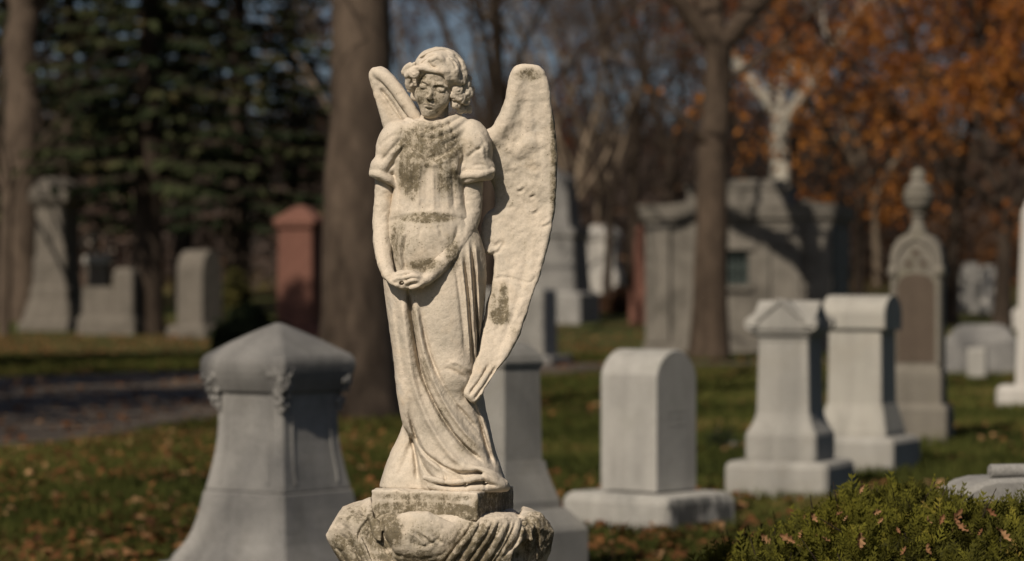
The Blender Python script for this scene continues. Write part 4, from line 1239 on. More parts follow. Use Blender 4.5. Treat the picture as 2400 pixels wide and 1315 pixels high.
def grow(seed, height, r0, fork_z, n_main, spread, levels=4, lean=(0, 0), first=None, flare=1.35, twig_len=1.0, dens=1.0, droop=0.0):
    """a bare tree: returns the trunk with its limbs, the fine twigs, and the twig tips"""
    rr = random.Random(seed)
    T, C, tips = MB(), MB(), []
    pts, rad = [], []
    n = 9
    for i in range(n + 1):
        t = i / n
        zz = -0.3 + t * (fork_z + .3)
        w = .06 * r0 * 3
        pts.append(Vector((lean[0] * t + rr.uniform(-w, w) * t, lean[1] * t + rr.uniform(-w, w) * t, zz)))
        rad.append(r0 * (1 - .22 * t) * (1 + (flare - 1) * math.exp(-max(0, zz) / (1.1 * r0 + .12))))
    T.tube(pts, rad, 14, (True, True))
    top, rt = pts[-1], rad[-1]

    def branch(p, d, length, r, lev):
        segs = 5 if lev <= 2 else 3
        pp, rd, q = [p.copy()], [r], p.copy()
        dd = d.copy()
        for i in range(segs):
            j = .22 if lev < 3 else .3
            dd = (dd + Vector((rr.uniform(-j, j), rr.uniform(-j, j), rr.uniform(-j * .5, j * .8) - droop * lev * .05))).normalized()
            q = q + dd * (length / segs)
            pp.append(q.copy()); rd.append(r * (1 - .62 * (i + 1) / segs))
        tgt = T if lev <= 2 else C
        tgt.tube(pp, rd, 8 if lev == 1 else (6 if lev == 2 else 3), (False, True))
        if lev >= levels:
            tips.extend(pp[1:]); return
        k = int((4 if lev == 1 else 5) * dens + rr.random())
        for i in range(k):
            t = .3 + .7 * (i + rr.random()) / k
            s = min(segs - 1, int(t * segs)); f = t * segs - s
            b = pp[s].lerp(pp[s + 1], min(1, f))
            ax = Vector((rr.uniform(-1, 1), rr.uniform(-1, 1), rr.uniform(-.35, .6)))
            nd = (dd * .55 + ax.normalized() * .85).normalized()
            branch(b, nd, length * rr.uniform(.42, .62) * twig_len, max(.006, rd[s] * rr.uniform(.45, .65)), lev + 1)
        branch(q, (dd + Vector((rr.uniform(-.4, .4), rr.uniform(-.4, .4), .2))).normalized(), length * .55, max(.006, rd[-1]), lev + 1)
    if first:
        for (dx, dy, dz, ln, rs) in first:
            branch(top - Vector((0, 0, rt * .4)), Vector((dx, dy, dz)).normalized(), ln, rt * rs, 1)
    else:
        for i in range(n_main):
            a = 2 * math.pi * (i + rr.random() * .6) / n_main
            branch(top - Vector((0, 0, rt * .5)), Vector((math.cos(a) * spread, math.sin(a) * spread, 1)).normalized(), (height - fork_z) * rr.uniform(.6, .85), rt * rr.uniform(.5, .72), 1)
        branch(top - Vector((0, 0, rt * .5)), Vector((rr.uniform(-.15, .15), rr.uniform(-.15, .15), 1)).normalized(), (height - fork_z) * .8, rt * .75, 1)
    return T, C, tips


def side_limbs(T, C, seed, specs, levels=3):
    """extra limbs from points on the trunk"""
    rr = random.Random(seed)
    for p, d, ln, r in specs:
        def br(p, d, ln, r, lev):
            pp, rd, q, dd = [p.copy()], [r], p.copy(), d.copy()
            for i in range(5):
                dd = (dd + Vector((rr.uniform(-.2, .2), rr.uniform(-.2, .2), rr.uniform(-.12, .16)))).normalized()
                q = q + dd * ln / 5; pp.append(q.copy()); rd.append(r * (1 - .65 * (i + 1) / 5))
            (T if lev == 1 else C).tube(pp, rd, 7 if lev == 1 else 3, (False, True))
            if lev < levels:
                for i in range(5):
                    b = pp[1 + i % 5]
                    br(b, (dd * .5 + Vector((rr.uniform(-1, 1), rr.uniform(-1, 1), rr.uniform(-.5, .5)))).normalized(), ln * .45, max(.006, rd[2] * .5), lev + 1)
        br(Vector(p), Vector(d).normalized(), ln, r, 1)


def leaf_cloud(P, size, seed, spread=.3, flat=False):
    """small bent leaves (two triangles each) about the given points"""
    r_ = np.random.default_rng(seed)
    P = np.asarray(P, float); n = len(P)
    P = P + r_.normal(0, spread, (n, 3))
    u = r_.normal(0, 1, (n, 3)); u /= np.linalg.norm(u, axis=1, keepdims=True)
    v = np.cross(u, r_.normal(0, 1, (n, 3))); v /= np.linalg.norm(v, axis=1, keepdims=True)
    s = size * r_.uniform(.6, 1.35, (n, 1))
    w = np.cross(u, v)
    V = np.stack([P - u * s * .5, P + v * s * .36 + w * s * .1, P + u * s * .5, P - v * s * .36 + w * s * .1], 1).reshape(-1, 3)
    F = np.arange(n * 4).reshape(-1, 4)
    return V, F


def tree_thing(name, label, px, D, parts, cat='tree', group=None, rz=0.0):
    x = (px - CX) * D / FPX
    o = empty(name, (x, D, float(ground_z(x, D))), label, cat, rz, group)
    T, C, bm_, tm_ = parts
    T.build('trunk', bm_, o, True, 60)
    if C is not None and C.V: C.build('crown', tm_, o)
    return o


# the great trunk near the angel
T, C, tips = grow(3, 15, .405, 6.6, 3, .55, 4, (.04, .3), flare=1.5)
side_limbs(T, C, 5, [((.1, .2, 5.0), (1, .25, .35), 2.6, .06), ((-.1, .2, 5.3), (-1, .2, .5), 3.0, .07)], 4)
tree_thing('great_tree', 'thick straight grey-brown trunk rising right behind the angel', 833, 34.2, (T, C, BARK, TWIG))

# forked tree before the mausoleum
T, C, tips = grow(11, 15, .36, 6.2, 3, .6, 4, (.18, .2), first=[(-.6, .1, 1, 5.5, .72), (.10, .3, 1, 6, .74), (.85, -.1, .9, 5.5, .72), (-.3, .5, .9, 4.5, .5), (.4, .2, 1, 5, .5)], flare=1.35)
side_limbs(T, C, 6, [((.0, -.1, 4.3), (-.8, -.3, .6), 2.2, .07), ((.2, .1, 5.4), (.9, .3, .7), 3.0, .08)], 4)
tree_thing('forked_tree', 'brown forked tree standing in front of the mausoleum', 1660, 58.5, (T, C, BARK_M, TWIG))

# white-barked tree behind the mausoleum
T, C, tips = grow(21, 15, .38, 6.0, 3, .5, 4, (.1, .1), first=[(-.78, .1, 1, 4.2, .72), (.58, -.1, 1, 4.4, .72), (-.05, .6, .9, 3.0, .4)], flare=1.25)
birch = tree_thing('white_tree', 'white-barked tree with three pale limbs rising behind the mausoleum', 1822, 92, (T, C, BARK_W, BARK_T))

# big trunk at the other edge
T, C, tips = grow(31, 17, .60, 9.0, 3, .5, 3, (.1, .2), flare=1.4)
tree_thing('old_tree', 'broad brown trunk beside the column monument, cut by the edge of the view', 44, 86, (T, C, BARK, TWIG))
T, C, tips = grow(32, 9, .14, 3.5, 3, .5, 3, (.1, .2), flare=1.2)
tree_thing('young_tree', 'thin reddish-brown trunk standing by the foot of the broad edge trunk', 8, 76, (T, C, BARK, TWIG))

# leafless trees in the middle distance
protoA = grow(41, 17, .20, 4.5, 4, .5, 5, (.3, .1), dens=.95)
protoB = grow(47, 15, .24, 6.0, 3, .45, 5, (-.4, .1), dens=.95)
protoC = grow(53, 16, .17, 3.4, 4, .6, 5, (.2, .2), dens=.95)
GB = 'leafless trees in the woods behind the graves'
def first_of(p, px, D, label, bk): return tree_thing('bare_tree', label, px, D, (p[0], p[1], bk, TWIG), group=GB)
bA = first_of(protoA, 1128, 74, 'slim dark leafless tree directly behind the head of the angel', BARK_D)
bB = first_of(protoB, 1214, 84, 'dark leafless tree showing between the head and the great wing', BARK_D)
bC = first_of(protoC, 1330, 100, 'sunlit tan leafless tree just outside the great wing tip', BARK_T)
FAR = 'faint leafless tree among the hindmost rank of the brown woods'
for src, px, D, rz, sc, label in ((bB, 1482, 104, 2.0, 1.0, 'dark leafless tree between the pale stacked pedestal and the mausoleum'), (bA, 1566, 96, 1.0, 1.1, 'dark leafless tree rising over the end wall of the mausoleum'), (bC, 1415, 126, 3.0, 1.1, FAR), (bA, 1750, 118, 4.0, 1.1, FAR),
                                  (bB, 1940, 112, 5.0, 1.05, FAR), (bC, 2060, 124, 1.4, 1.1, FAR), (bC, 950, 104, 2.5, 1.0, FAR), (bA, 1420, 96, 5.1, .8, FAR), 
                                  (bB, 1640, 134, 3.6, 1.1, FAR), (bA, 2230, 130, .3, 1.1, FAR), (bB, 2390, 126, 2.9, 1.0, FAR), (bA, 1865, 138, 2.4, 1.1, FAR)):
    c = copy_tree(src)
    x = (px - CX) * D / FPX
    c.location = (x, D, float(ground_z(x, D))); c.rotation_euler = (0, 0, rz); c.scale = (sc, sc, sc)
    c['label'] = label

# oaks that keep their rusty leaves
def oak(seed, px, D, label, h, r0, fz, nl, size=.17, tone=(.0, 1.0), spread=.9):
    T, C, tips = grow(seed, h, r0, fz, 4, spread, 4, (.2, .1), dens=1.0, droop=.6)
    o = tree_thing('oak_tree', label, px, D, (T, C, BARK_D, TWIG), group='rusty oaks behind the gothic urn stone')
    r_ = np.random.default_rng(seed)
    tp = np.array([tuple(t) for t in tips])
    # leaves hang in clumps, leaving gaps
    keep = vnoise(tp / 1.5, seed) > -.02
    tp = tp[keep]
    P = tp[r_.integers(0, len(tp), nl)]
    V, F = leaf_cloud(P, size, seed, .26)
    tn = np.clip(vnoise(P / 1.8, seed + 1) * .45 + .5 + r_.normal(0, .16, nl), 0, 1) * (tone[1] - tone[0]) + tone[0]
    f = mesh_obj('foliage', V, F, OAKLEAF, o, attrs={'tone': np.repeat(tn, 4)})
    return o


oak(61, 2225, 84, 'rust-leaved oak with dark limbs standing behind the stone urn', 14, .22, 3.6, 5200, .18, (.15, 1.0))
oak(67, 2345, 78, 'bright orange oak with drooping leaf sprays near the edge of the view', 13, .24, 3.2, 13000, .19, (.5, 1.25), 1.15)
oak(71, 2010, 108, 'thinly leaved reddish oak behind the mausoleum roof', 15, .22, 4.0, 1700, .19, (.0, .3))
oak(73, 2470, 92, 'dark rusty oak half out of view beside the bright orange oak', 15, .26, 3.6, 9000, .18, (.0, .6))


oak(79, 935, 118, 'dull brown oak in withered leaf seen past the shoulder wing of the angel', 14, .2, 4.0, 3800, .2, (.0, .28), .7)
oak(83, 1560, 128, 'dull brown oak in withered leaf above the end of the mausoleum', 13, .2, 3.5, 5000, .2, (.0, .3), .8)


# spruces
def spruce(seed, h, rb, z0, r0):
    """trunk and tiers of drooping boughs hung with needle sprays"""
    rr = random.Random(seed)
    T = MB()
    T.tube([(0, 0, -.4), (0, 0, .4), (0.05, 0, h * .5), (0, 0, h)], [r0 * 1.35, r0, r0 * .55, .02], 12)
    V, tn = [], []
    zz = z0
    while zz < h - .4:
        f = 1 - (zz - z0) / (h - z0)
        L_ = rb * (f ** .8) * rr.uniform(.78, 1.12) + .3
        nb = rr.randint(5, 7)
        a0 = rr.random() * 6.28
        for i in range(nb):
            a = a0 + 6.283 * i / nb + rr.uniform(-.3, .3)
            ln = L_ * rr.uniform(.7, 1.1)
            ca, sa = math.cos(a), math.sin(a)
            pp = []
            for j in range(6):
                t = j / 5
                pp.append(Vector((ca * ln * t, sa * ln * t, zz + ln * (.10 * t - .42 * t * t + .16 * t ** 3 * 1.6))))
            T.tube(pp, [max(.012, .055 * (1 - .8 * j / 5) * (ln / rb)) for j in range(6)], 4, (False, True))
            btone = rr.uniform(0, .7)
            ns = int(26 * ln / rb * 2.0) + 8
            for s in range(ns):
                t = .12 + .88 * rr.random() ** .8
                j = min(4, int(t * 5)); b = pp[j].lerp(pp[j + 1], t * 5 - j)
                sd = rr.choice((-1, 1))
                sl_ = rr.uniform(.28, .7) * (1.1 - .4 * t) * (.6 + .4 * ln / rb)
                d = Vector((ca * .55 - sa * sd * .7, sa * .55 + ca * sd * .7, -.45 + rr.uniform(-.35, .3))).normalized()
                e = b + d * sl_
                sdv = Vector((-d.y, d.x, rr.uniform(-.5, .5))).normalized() * rr.uniform(.06, .11)
                up = Vector((0, 0, rr.uniform(-.05, .05)))
                m = b.lerp(e, .5)
                V += [b, m + sdv + up, e, m - sdv - up]
                q = min(1, max(0, btone + rr.uniform(-.15, .2) + .2 * t)); tn += [q] * 4
        zz += rr.uniform(.34, .5) * (.55 + .6 * f)
    return T, np.array([tuple(v) for v in V]), np.array(tn)


GS = 'dark spruces beyond the path'
def spruce_thing(proto, px, D, label, rz=0):
    T, V, tn = proto
    x = (px - CX) * D / FPX
    o = empty('spruce_tree', (x, D, float(ground_z(x, D))), label, 'tree', rz, GS)
    T.build('trunk', BARK_D, o, True, 60)
    mesh_obj('foliage', V, np.arange(len(V)).reshape(-1, 4), NEEDLE, o, attrs={'tone': tn})
    return o


s1 = spruce_thing(spruce(81, 17, 3.3, 3.9, .44), 345, 77, 'dark spruce with a thick bare lower trunk behind the stepped stone')
s2 = spruce_thing(spruce(85, 19, 4.8, 2.9, .42), 556, 90, 'wide dark spruce with low boughs behind the round-topped stone')
s3 = spruce_thing(spruce(87, 18, 4.2, 4.6, .36), 160, 92, 'dark spruce filling the gap above the column monument')
for src, px, D, rz, sc, label in ((s2, 20, 100, 2, 1.1, 'dark spruce behind the broad trunk at the edge of the view'), (s3, 430, 108, 1, 1.1, 'distant spruce showing between the two nearer dark spruces'), (s1, 690, 116, 4, .82, 'distant spruce with bare sky beside it, close to the great trunk'),
                                  (s2, -1330, 36, 3, .95, 'spruce outside the view shading the far side of the path'), (s2, -1790, 27, 5, .95, 'spruce outside the view shading the near side of the path'), (s2, -690, 50, 1.2, .95, 'spruce outside the view shading the verge before the column monument')):
    c = copy_tree(src)
    x = (px - CX) * D / FPX
    c.location = (x, D, float(ground_z(x, D))); c.rotation_euler = (0, 0, rz); c.scale = (sc, sc, sc); c['label'] = label

for src, x, y, rz, sc in ((s1, 7, -11, .4, 1.0), (s2, 13.5, -3, 1.4, .9), (s1, 16, 10, 2.4, .9), (s2, -16, -1, 3.4, .95), (s1, 1, -20, 4.4, 1.1)):  # spruce copies added out of view to cut the sky fill
    c = copy_tree(src)
    c.location = (x, y, 0); c.rotation_euler = (0, 0, rz); c.scale = (sc, sc, sc); c['label'] = 'unseen spruce added around the photographer to block low sky light'; c['group'] = 'added spruces blocking sky light around the photographer'

# bare trees just out of view whose branches dapple the stones and the path
for src, x, y, rz, sc, label in ((bC, -9.7, 2.2, .4, 1.0, 'tall leafless tree outside the view dappling the bell-shaped monument'), (bB, -10, 22, 1.9, .9, 'leafless tree outside the view near the path'), (bC, -13, 33, .7, 1.0, 'leafless tree outside the view farther along the path'), (bB, -8.5, 41, 3.9, 1.0, 'leafless tree outside the view beside the far path')):
    c = copy_tree(src)
    c.location = (x, y, 0); c.rotation_euler = (0, 0, rz); c.scale = (sc, sc, sc); c['label'] = label


# evergreen shrubs among the far stones
def shrub(seed, px, D, w, h, label, mat, name='shrub', n=5000, size=.2, tr=(.0, .8)):
    r_ = np.random.default_rng(seed)
    x = (px - CX) * D / FPX
    o = empty(name, (x, D, float(ground_z(x, D))), label, 'shrub')
    mb = MB()
    for i in range(5):
        a = i * 1.3
        mb.tube([(0, 0, -.1), (math.cos(a) * w * .2, math.sin(a) * w * .2, h * .4), (math.cos(a) * w * .3, math.sin(a) * w * .3, h * .75)], [.06, .04, .015], 5)
    mb.build('stem', BARK_D, o)
    d = r_.normal(0, 1, (n, 3)); d /= np.linalg.norm(d, axis=1, keepdims=True); d[:, 2] = np.abs(d[:, 2])
    rad = (.72 + .3 * vnoise(d * 2.2, seed) + .10 * vnoise(d * 6, seed + 1)) * r_.uniform(.75, 1.05, n)
    P = d * rad[:, None] * np.array([w / 2, w / 2, h]) + [0, 0, .05]
    V, F = leaf_cloud(P, size, seed, .05)
    tn = np.clip(.4 + .35 * vnoise(P / .5, seed) + r_.normal(0, .15, n), 0, 1) * (tr[1] - tr[0]) + tr[0]
    mesh_obj('foliage', V, F, mat, o, attrs={'tone': np.repeat(tn, 4)})
    return o


OLIVE = toned('olive_leaves', [(0, (.03, .03, .01)), (.5, (.07, .065, .02)), (1, (.14, .12, .035))], trans=.2)
RUST = toned('rusty_brush', [(0, (.04, .025, .018)), (.5, (.09, .048, .028)), (1, (.16, .075, .03))], trans=.15)
shrub(91, 590, 66, 2.0, 1.0, 'low dark yew shrub between the round-topped stone and the red pillar', NEEDLE)
shrub(92, 540, 86, 1.4, 1.7, 'olive-green conifer shrub behind the round-topped stone', OLIVE)
shrub(93, 1545, 104, 2.2, 3.6, 'dark evergreen bush behind the end wall of the mausoleum', NEEDLE, n=6000)
shrub(94, 1455, 92, 2.0, .8, 'low brown bush between the stacked pedestal and the mausoleum', RUST)
shrub(95, 1690, 28.2, .16, .13, 'dark withered bouquet lying by the tiny flat marker', NEEDLE, 'withered_bouquet', 700, .03)
# ------------------------------------------------------------------ lawn, path, far woods
def lawn_mat():
    m, nt, b = new_mat('lawn')
    oc = coords(nt)
    big = noise(nt, oc, .55, 5, .6, .4)
    fine = noise(nt, oc, 14, 4, .7)
    c = ramp(nt, fine, [(.3, (.022, .032, .009)), (.6, (.062, .075, .022)), (.8, (.10, .095, .035))])
    br = ramp(nt, fine, [(.3, (.045, .026, .014)), (.6, (.10, .052, .022)), (.8, (.16, .085, .035))])
    f = ramp(nt, big, [(.42, 0), (.66, 1)])
    sp = N(nt, 'ShaderNodeSeparateXYZ'); L(nt, oc, sp.inputs[0])
    far = N(nt, 'ShaderNodeMapRange', ins={'From Min': 34.0, 'From Max': 75.0, 'To Min': .35, 'To Max': .75}); L(nt, sp.outputs['Y'], far.inputs['Value'])
    far2 = N(nt, 'ShaderNodeMapRange', ins={'From Min': 95.0, 'From Max': 150.0, 'To Min': 0.0, 'To Max': .7}); L(nt, sp.outputs['Y'], far2.inputs['Value'])
    c = mixc(nt, math_(nt, 'MULTIPLY', f, far.outputs[0]), c, br)
    c = mixc(nt, far2.outputs[0], c, (.14, .10, .045))
    L(nt, c, b.inputs['Base Color']); b.inputs['Roughness'].default_value = .95; b.inputs['Specular IOR Level'].default_value = .1
    bump(nt, b, fine, .6, .05)
    return m


LAWN = lawn_mat()
ys = np.concatenate([np.arange(-40, 6, 6), np.arange(6, 64, .8), np.arange(64, 130, 3), np.arange(130, 320, 10), np.array([340, 380, 450, 600, 900])])
xs = np.concatenate([-np.array([500, 300, 180, 110, 70, 45, 30]), np.arange(-20, 20.1, .8), np.array([30, 45, 70, 110, 180, 300, 500])])
X, Y = np.meshgrid(xs, ys)
Z = ground_z(X, Y)
P = np.stack([X.ravel(), Y.ravel(), Z.ravel()], 1)
rough = vnoise(P / 3.1, 201) * .025 + vnoise(P / 1.1, 202) * .012
near = np.clip((np.abs(P[:, 1] - 30) < 40), 0, 1)
P[:, 2] += rough * near - .015
nx, ny = len(xs), len(ys)
I = np.arange(nx * ny).reshape(ny, nx)
Q = np.stack([I[:-1, :-1], I[:-1, 1:], I[1:, 1:], I[1:, :-1]], -1).reshape(-1, 4)
g = mesh_obj('ground', P, Q, LAWN, None, True); tag(g, 'leaf-strewn cemetery lawn rising gently into woods', 'ground', kind='structure')


def asphalt():
    m, nt, b = new_mat('asphalt')
    oc = coords(nt)
    n = noise(nt, oc, 60, 3, .6); n2 = noise(nt, oc, .9, 5, .6, .5)
    c = ramp(nt, n2, [(.3, (.048, .036, .025)), (.7, (.096, .072, .050))])
    c = mixc(nt, .3, c, ramp(nt, n, [(.3, (.04, .034, .028)), (.7, (.14, .115, .09))]))
    L(nt, c, b.inputs['Base Color']); b.inputs['Roughness'].default_value = .9
    bump(nt, b, n, .4, .01)
    return m


near_e = catmull([(-16, 12), (-9.5, 21), (-4.77, 27.8), (-3.45, 33.6), (-1.9, 40.0), (.7, 49), (4.5, 54.5), (12, 58), (26, 60)], 6)
far_e = catmull([(-26, 26), (-17, 36), (-9.0, 47.5), (-5.6, 52.0), (-2.0, 55.0), (1.5, 56.6), (5.6, 58.2), (12, 60.6), (26, 63)], 6)
PV, PF = [], []
for a, b in zip(near_e, far_e):
    for j in range(7):
        t = j / 6
        p = a * (1 - t) + b * t
        PV.append((p[0], p[1], float(ground_z(p[0], p[1])) + .03 + .05 * math.sin(math.pi * t)))
for i in range(len(near_e) - 1):
    for j in range(6):
        q = i * 7 + j
        PF.append((q, q + 7, q + 8, q + 1))
pth = mesh_obj('path', PV, PF, asphalt(), None, True); tag(pth, 'grey-brown asphalt cemetery drive crossing in shade', 'path', kind='structure')


def on_path(x, y):
    ye = np.interp(x, near_e[:, 0], near_e[:, 1]); yf = np.interp(x, far_e[:, 0], far_e[:, 1])
    return (y > ye + .2) & (y < yf - .2)


# grass blades, thick near the graves
GRASS = toned('grass_blades', [(0, (.020, .027, .007)), (.3, (.050, .058, .013)), (.58, (.094, .104, .025)), (.8, (.150, .115, .040)), (1, (.19, .125, .055))], trans=.25)
r_ = np.random.default_rng(5)
n = 300000
d = np.where(r_.random(n) < .12, r_.uniform(4, 13, n), 12.5 + (62 - 12.5) * r_.random(n) ** 1.6)
x = (r_.random(n) * 2 - 1) * np.where((r_.random(n) < .66) & (d > 12.5), d * .178 + .6, d * .2 + 7)
ok = ~on_path(x, d); d, x = d[ok], x[ok]; n = len(d)
hh = (.045 + .03 * r_.random(n)) * (1 + d / 60); wd = .006 * (np.maximum(d, 9) / 12) * r_.uniform(.7, 1.4, n) + .003
a = r_.random(n) * 6.283; bx, by = np.cos(a) * wd, np.sin(a) * wd
lx, ly = r_.normal(0, .5, n) * hh, r_.normal(0, .5, n) * hh
zb = -.03 + ground_z(x, d)
V = np.stack([np.stack([x - bx, d - by, zb], 1), np.stack([x + bx, d + by, zb], 1), np.stack([x + lx, d + ly, zb + hh + .03], 1)], 1).reshape(-1, 3)
pp = np.stack([x, d, 0 * x], 1)
tn = np.clip(.42 + .30 * vnoise(pp / 2.3, 301) + .16 * vnoise(pp / .7, 302) + r_.normal(0, .13, n), 0, 1)
o = mesh_obj('grass', V, np.arange(n * 3).reshape(-1, 3), GRASS, None, attrs={'tone': np.repeat(tn, 3)})
tag(o, 'short green lawn grass between the graves', 'grass', kind='stuff')

# fallen leaves
LEAF = toned('fallen_leaves', [(0, (.055, .024, .012)), (.4, (.125, .052, .020)), (.75, (.22, .10, .038)), (1, (.38, .23, .12))], trans=.15)
n = 56000
d = np.where(r_.random(n) < .06, r_.uniform(4, 13, n), 12.5 + (75 - 12.5) * r_.random(n) ** 1.25)
x = (r_.random(n) * 2 - 1) * np.where(r_.random(n) < .7, d * .178 + .8, d * .2 + 7)
pp = np.stack([x, d, 0 * x], 1)
cl = vnoise(pp / np.array([3.2, 2.2, 1]), 311) + .6 * vnoise(pp / 1.0, 312)
left = np.clip((-x / d) / .17, -1, 1)
keep = (cl + .5 * left + r_.normal(0, .35, n) + np.clip((d - 24) / 14, 0, 1) * .4) > .16
op = on_path(x, d)
keep &= ~(op & (r_.random(n) < .8))
x, d, pp = x[keep], d[keep], pp[keep]; n = len(x)
pp[:, 2] = ground_z(x, d) + .035 + .02 * r_.random(n) + np.where(on_path(x, d), .05, 0)
s = .075 * r_.uniform(.5, 1.3, n)[:, None]
a = r_.random(n) * 6.283
u = np.stack([np.cos(a), np.sin(a), r_.normal(0, .35, n)], 1); v = np.stack([-np.sin(a), np.cos(a), r_.normal(0, .35, n)], 1)
up = np.array([[0, 0, 1.0]])
lift = r_.uniform(.05, .3, n)[:, None]
V = np.stack([pp - u * s * .6, pp - v * s * .42 + up * s * lift, pp + u * s * .6, pp + v * s * .42 + up * s * lift, pp + up * s * .05], 1)
F = []
base = np.arange(n)[:, None] * 5
F = np.concatenate([base + np.array([[0, 1, 4]]), base + np.array([[1, 2, 4]]), base + np.array([[2, 3, 4]]), base + np.array([[3, 0, 4]])])
tn = np.clip(.5 + .3 * r_.normal(0, 1, n), 0, 1)
o = mesh_obj('fallen_leaves', V.reshape(-1, 3), F, LEAF, None, attrs={'tone': np.repeat(tn, 5)})
tag(o, 'dry brown and orange leaves scattered over the lawn', 'leaves', kind='stuff')

# the far woods: stems and a haze of twigs, thinning upward
WOOD = toned('far_woods', [(0, (.022, .017, .014)), (.35, (.045, .034, .029)), (.6, (.072, .056, .048)), (.8, (.095, .055, .031)), (1, (.17, .07, .022))], trans=.15)
MBW = MB()
rr = random.Random(12)
cent = []
for i in range(300):
    D = 128 + 120 * rr.random(); x = rr.uniform(-1, 1) * (D * .32 + 10)
    z0 = float(ground_z(x, D)); hgt = rr.uniform(6, 11.5) * (1.25 if rr.random() < .15 else 1); r = rr.uniform(.08, .2)
    lx, ly = rr.uniform(-.8, .8), rr.uniform(-.8, .8)
    MBW.tube([(x, D, z0 - .3), (x + lx * .4, D + ly * .4, z0 + hgt * .4), (x + lx, D + ly, z0 + hgt)], [r, r * .7, .03], 4)
    cent.append((x + lx * .6, D + ly * .6, z0, hgt, rr.random()))
nt_ = MBW.n
cent = np.array(cent)
n = 126000
k = r_.integers(0, len(cent), n)
c = cent[k]
fz = r_.beta(1.7, 1.6, n)
rad = (1.2 + 3.4 * np.sin(np.pi * np.clip(fz, .05, .95)) ** .8) * np.sqrt(r_.random(n))
a = r_.random(n) * 6.283
P = np.stack([c[:, 0] + np.cos(a) * rad, c[:, 1] + np.sin(a) * rad, c[:, 2] + (.12 + .9 * fz) * c[:, 3]], 1)
# undergrowth along the foot of the woods
n2 = 96000
D = 120 + 120 * r_.random(n2); x = (r_.random(n2) * 2 - 1) * (D * .32 + 8)
P2 = np.stack([x, D, ground_z(x, D) + 4.2 * r_.random(n2) ** 1.4], 1)
keep = vnoise(P2 / np.array([5, 9, 3]), 401) > -.35
P2 = P2[keep]; n2 = len(P2)
P = np.vstack([P, P2]); N_ = len(P)
dirn = r_.normal(0, 1, (N_, 3)) + np.array([0, 0, .5]); dirn /= np.linalg.norm(dirn, axis=1, keepdims=True)
sd = np.cross(dirn, r_.normal(0, 1, (N_, 3))); sd /= np.linalg.norm(sd, axis=1, keepdims=True)
ln = r_.uniform(.5, 1.5, N_)[:, None]; wd = r_.uniform(.018, .05, N_)[:, None]
wd[-n2:] *= 2.2
V = np.stack([P - sd * wd, P + sd * wd, P + dirn * ln + sd * wd * .4, P + dirn * ln - sd * wd * .4], 1).reshape(-1, 3)
east = np.clip((P[:, 0] / P[:, 1] - .09) / .07, 0, 1)
tn = np.clip(.38 + .22 * vnoise(P / 6, 402) + r_.normal(0, .12, N_) + .38 * east * (.4 + .6 * r_.random(N_)), 0, 1)
tn[-n2:] = np.clip(tn[-n2:] + .12, 0, 1)
V = np.vstack([np.array(MBW.V), V])
F = [f for f in MBW.F if len(f) == 4]
F = np.vstack([np.array(F), np.arange(N_ * 4).reshape(-1, 4) + nt_])
o = mesh_obj('distant_woods', V, F, WOOD, None, attrs={'tone': np.concatenate([np.full(nt_, .25), np.repeat(tn, 4)])})
tag(o, 'hazy brown bare woods closing the view behind the cemetery', 'woods', kind='stuff')
# ------------------------------------------------------------------ juniper in front, with leaves caught in it
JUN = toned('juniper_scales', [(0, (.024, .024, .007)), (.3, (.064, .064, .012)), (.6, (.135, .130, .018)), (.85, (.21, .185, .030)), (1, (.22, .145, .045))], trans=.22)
JX, JY = (2318 - CX) * 9.1 / FPX, 9.1
jun = empty('juniper_shrub', (JX, JY, 0), 'dense yellow-green juniper mound with dry leaves caught in it', 'shrub')
r_ = np.random.default_rng(77)
rx, ry = 1.24, .66


def mound(u, v):
    """height of the shrub over its footprint"""
    q = np.sqrt((u / rx) ** 2 + (v / ry) ** 2)
    return (1 - .115 * np.clip(u + .5, 0, 1)) * np.clip(1 - np.clip(q, 0, 1) ** 4.1, 0, 1) * (.945 + .055 * vnoise(np.stack([u / .3, v / .3, 0 * u], 1), 501)) + .045 * vnoise(np.stack([u / .11, v / .11, 0 * u], 1), 502)


# one spray: a stem with side branchlets, each a thin flattened blade with a raised midline
def spray(seed):
    rs = np.random.default_rng(seed)
    V, F = [], []
    def blade(p, d, ln, w, nrm):
        s = np.cross(d, nrm); s /= np.linalg.norm(s)
        b = len(V)
        m = p + d * ln * .45
        V.extend([p, m + s * w, p + d * ln, m - s * w, m + nrm * w * .7])
        F.extend([(b, b + 1, b + 4), (b + 1, b + 2, b + 4), (b + 2, b + 3, b + 4), (b + 3, b, b + 4)])
    nrm = np.array([0, 1.0, 0])
    p = np.zeros(3); d = np.array([0, 0, 1.0])
    for i in range(5):
        t = i / 4
        blade(p, d, .014, .0022, nrm)
        for sd in (-1, 1):
            e = d * .75 + np.array([sd, rs.uniform(-.35, .35), 0]) * (.75 - .2 * t); e /= np.linalg.norm(e)
            ln = .026 * (1 - .55 * t) * rs.uniform(.7, 1.2)
            blade(p + d * .004, e, ln, .0021, nrm)
            if i < 3:
                e2 = e * .7 + d * .7; e2 /= np.linalg.norm(e2)
                blade(p + d * .004 + e * ln * .5, e2, ln * .6, .0018, nrm)
        p = p + d * .0105
        d = d + np.array([rs.uniform(-.16, .16), rs.uniform(-.16, .16), 0]); d /= np.linalg.norm(d)
    return np.array(V), np.array(F)


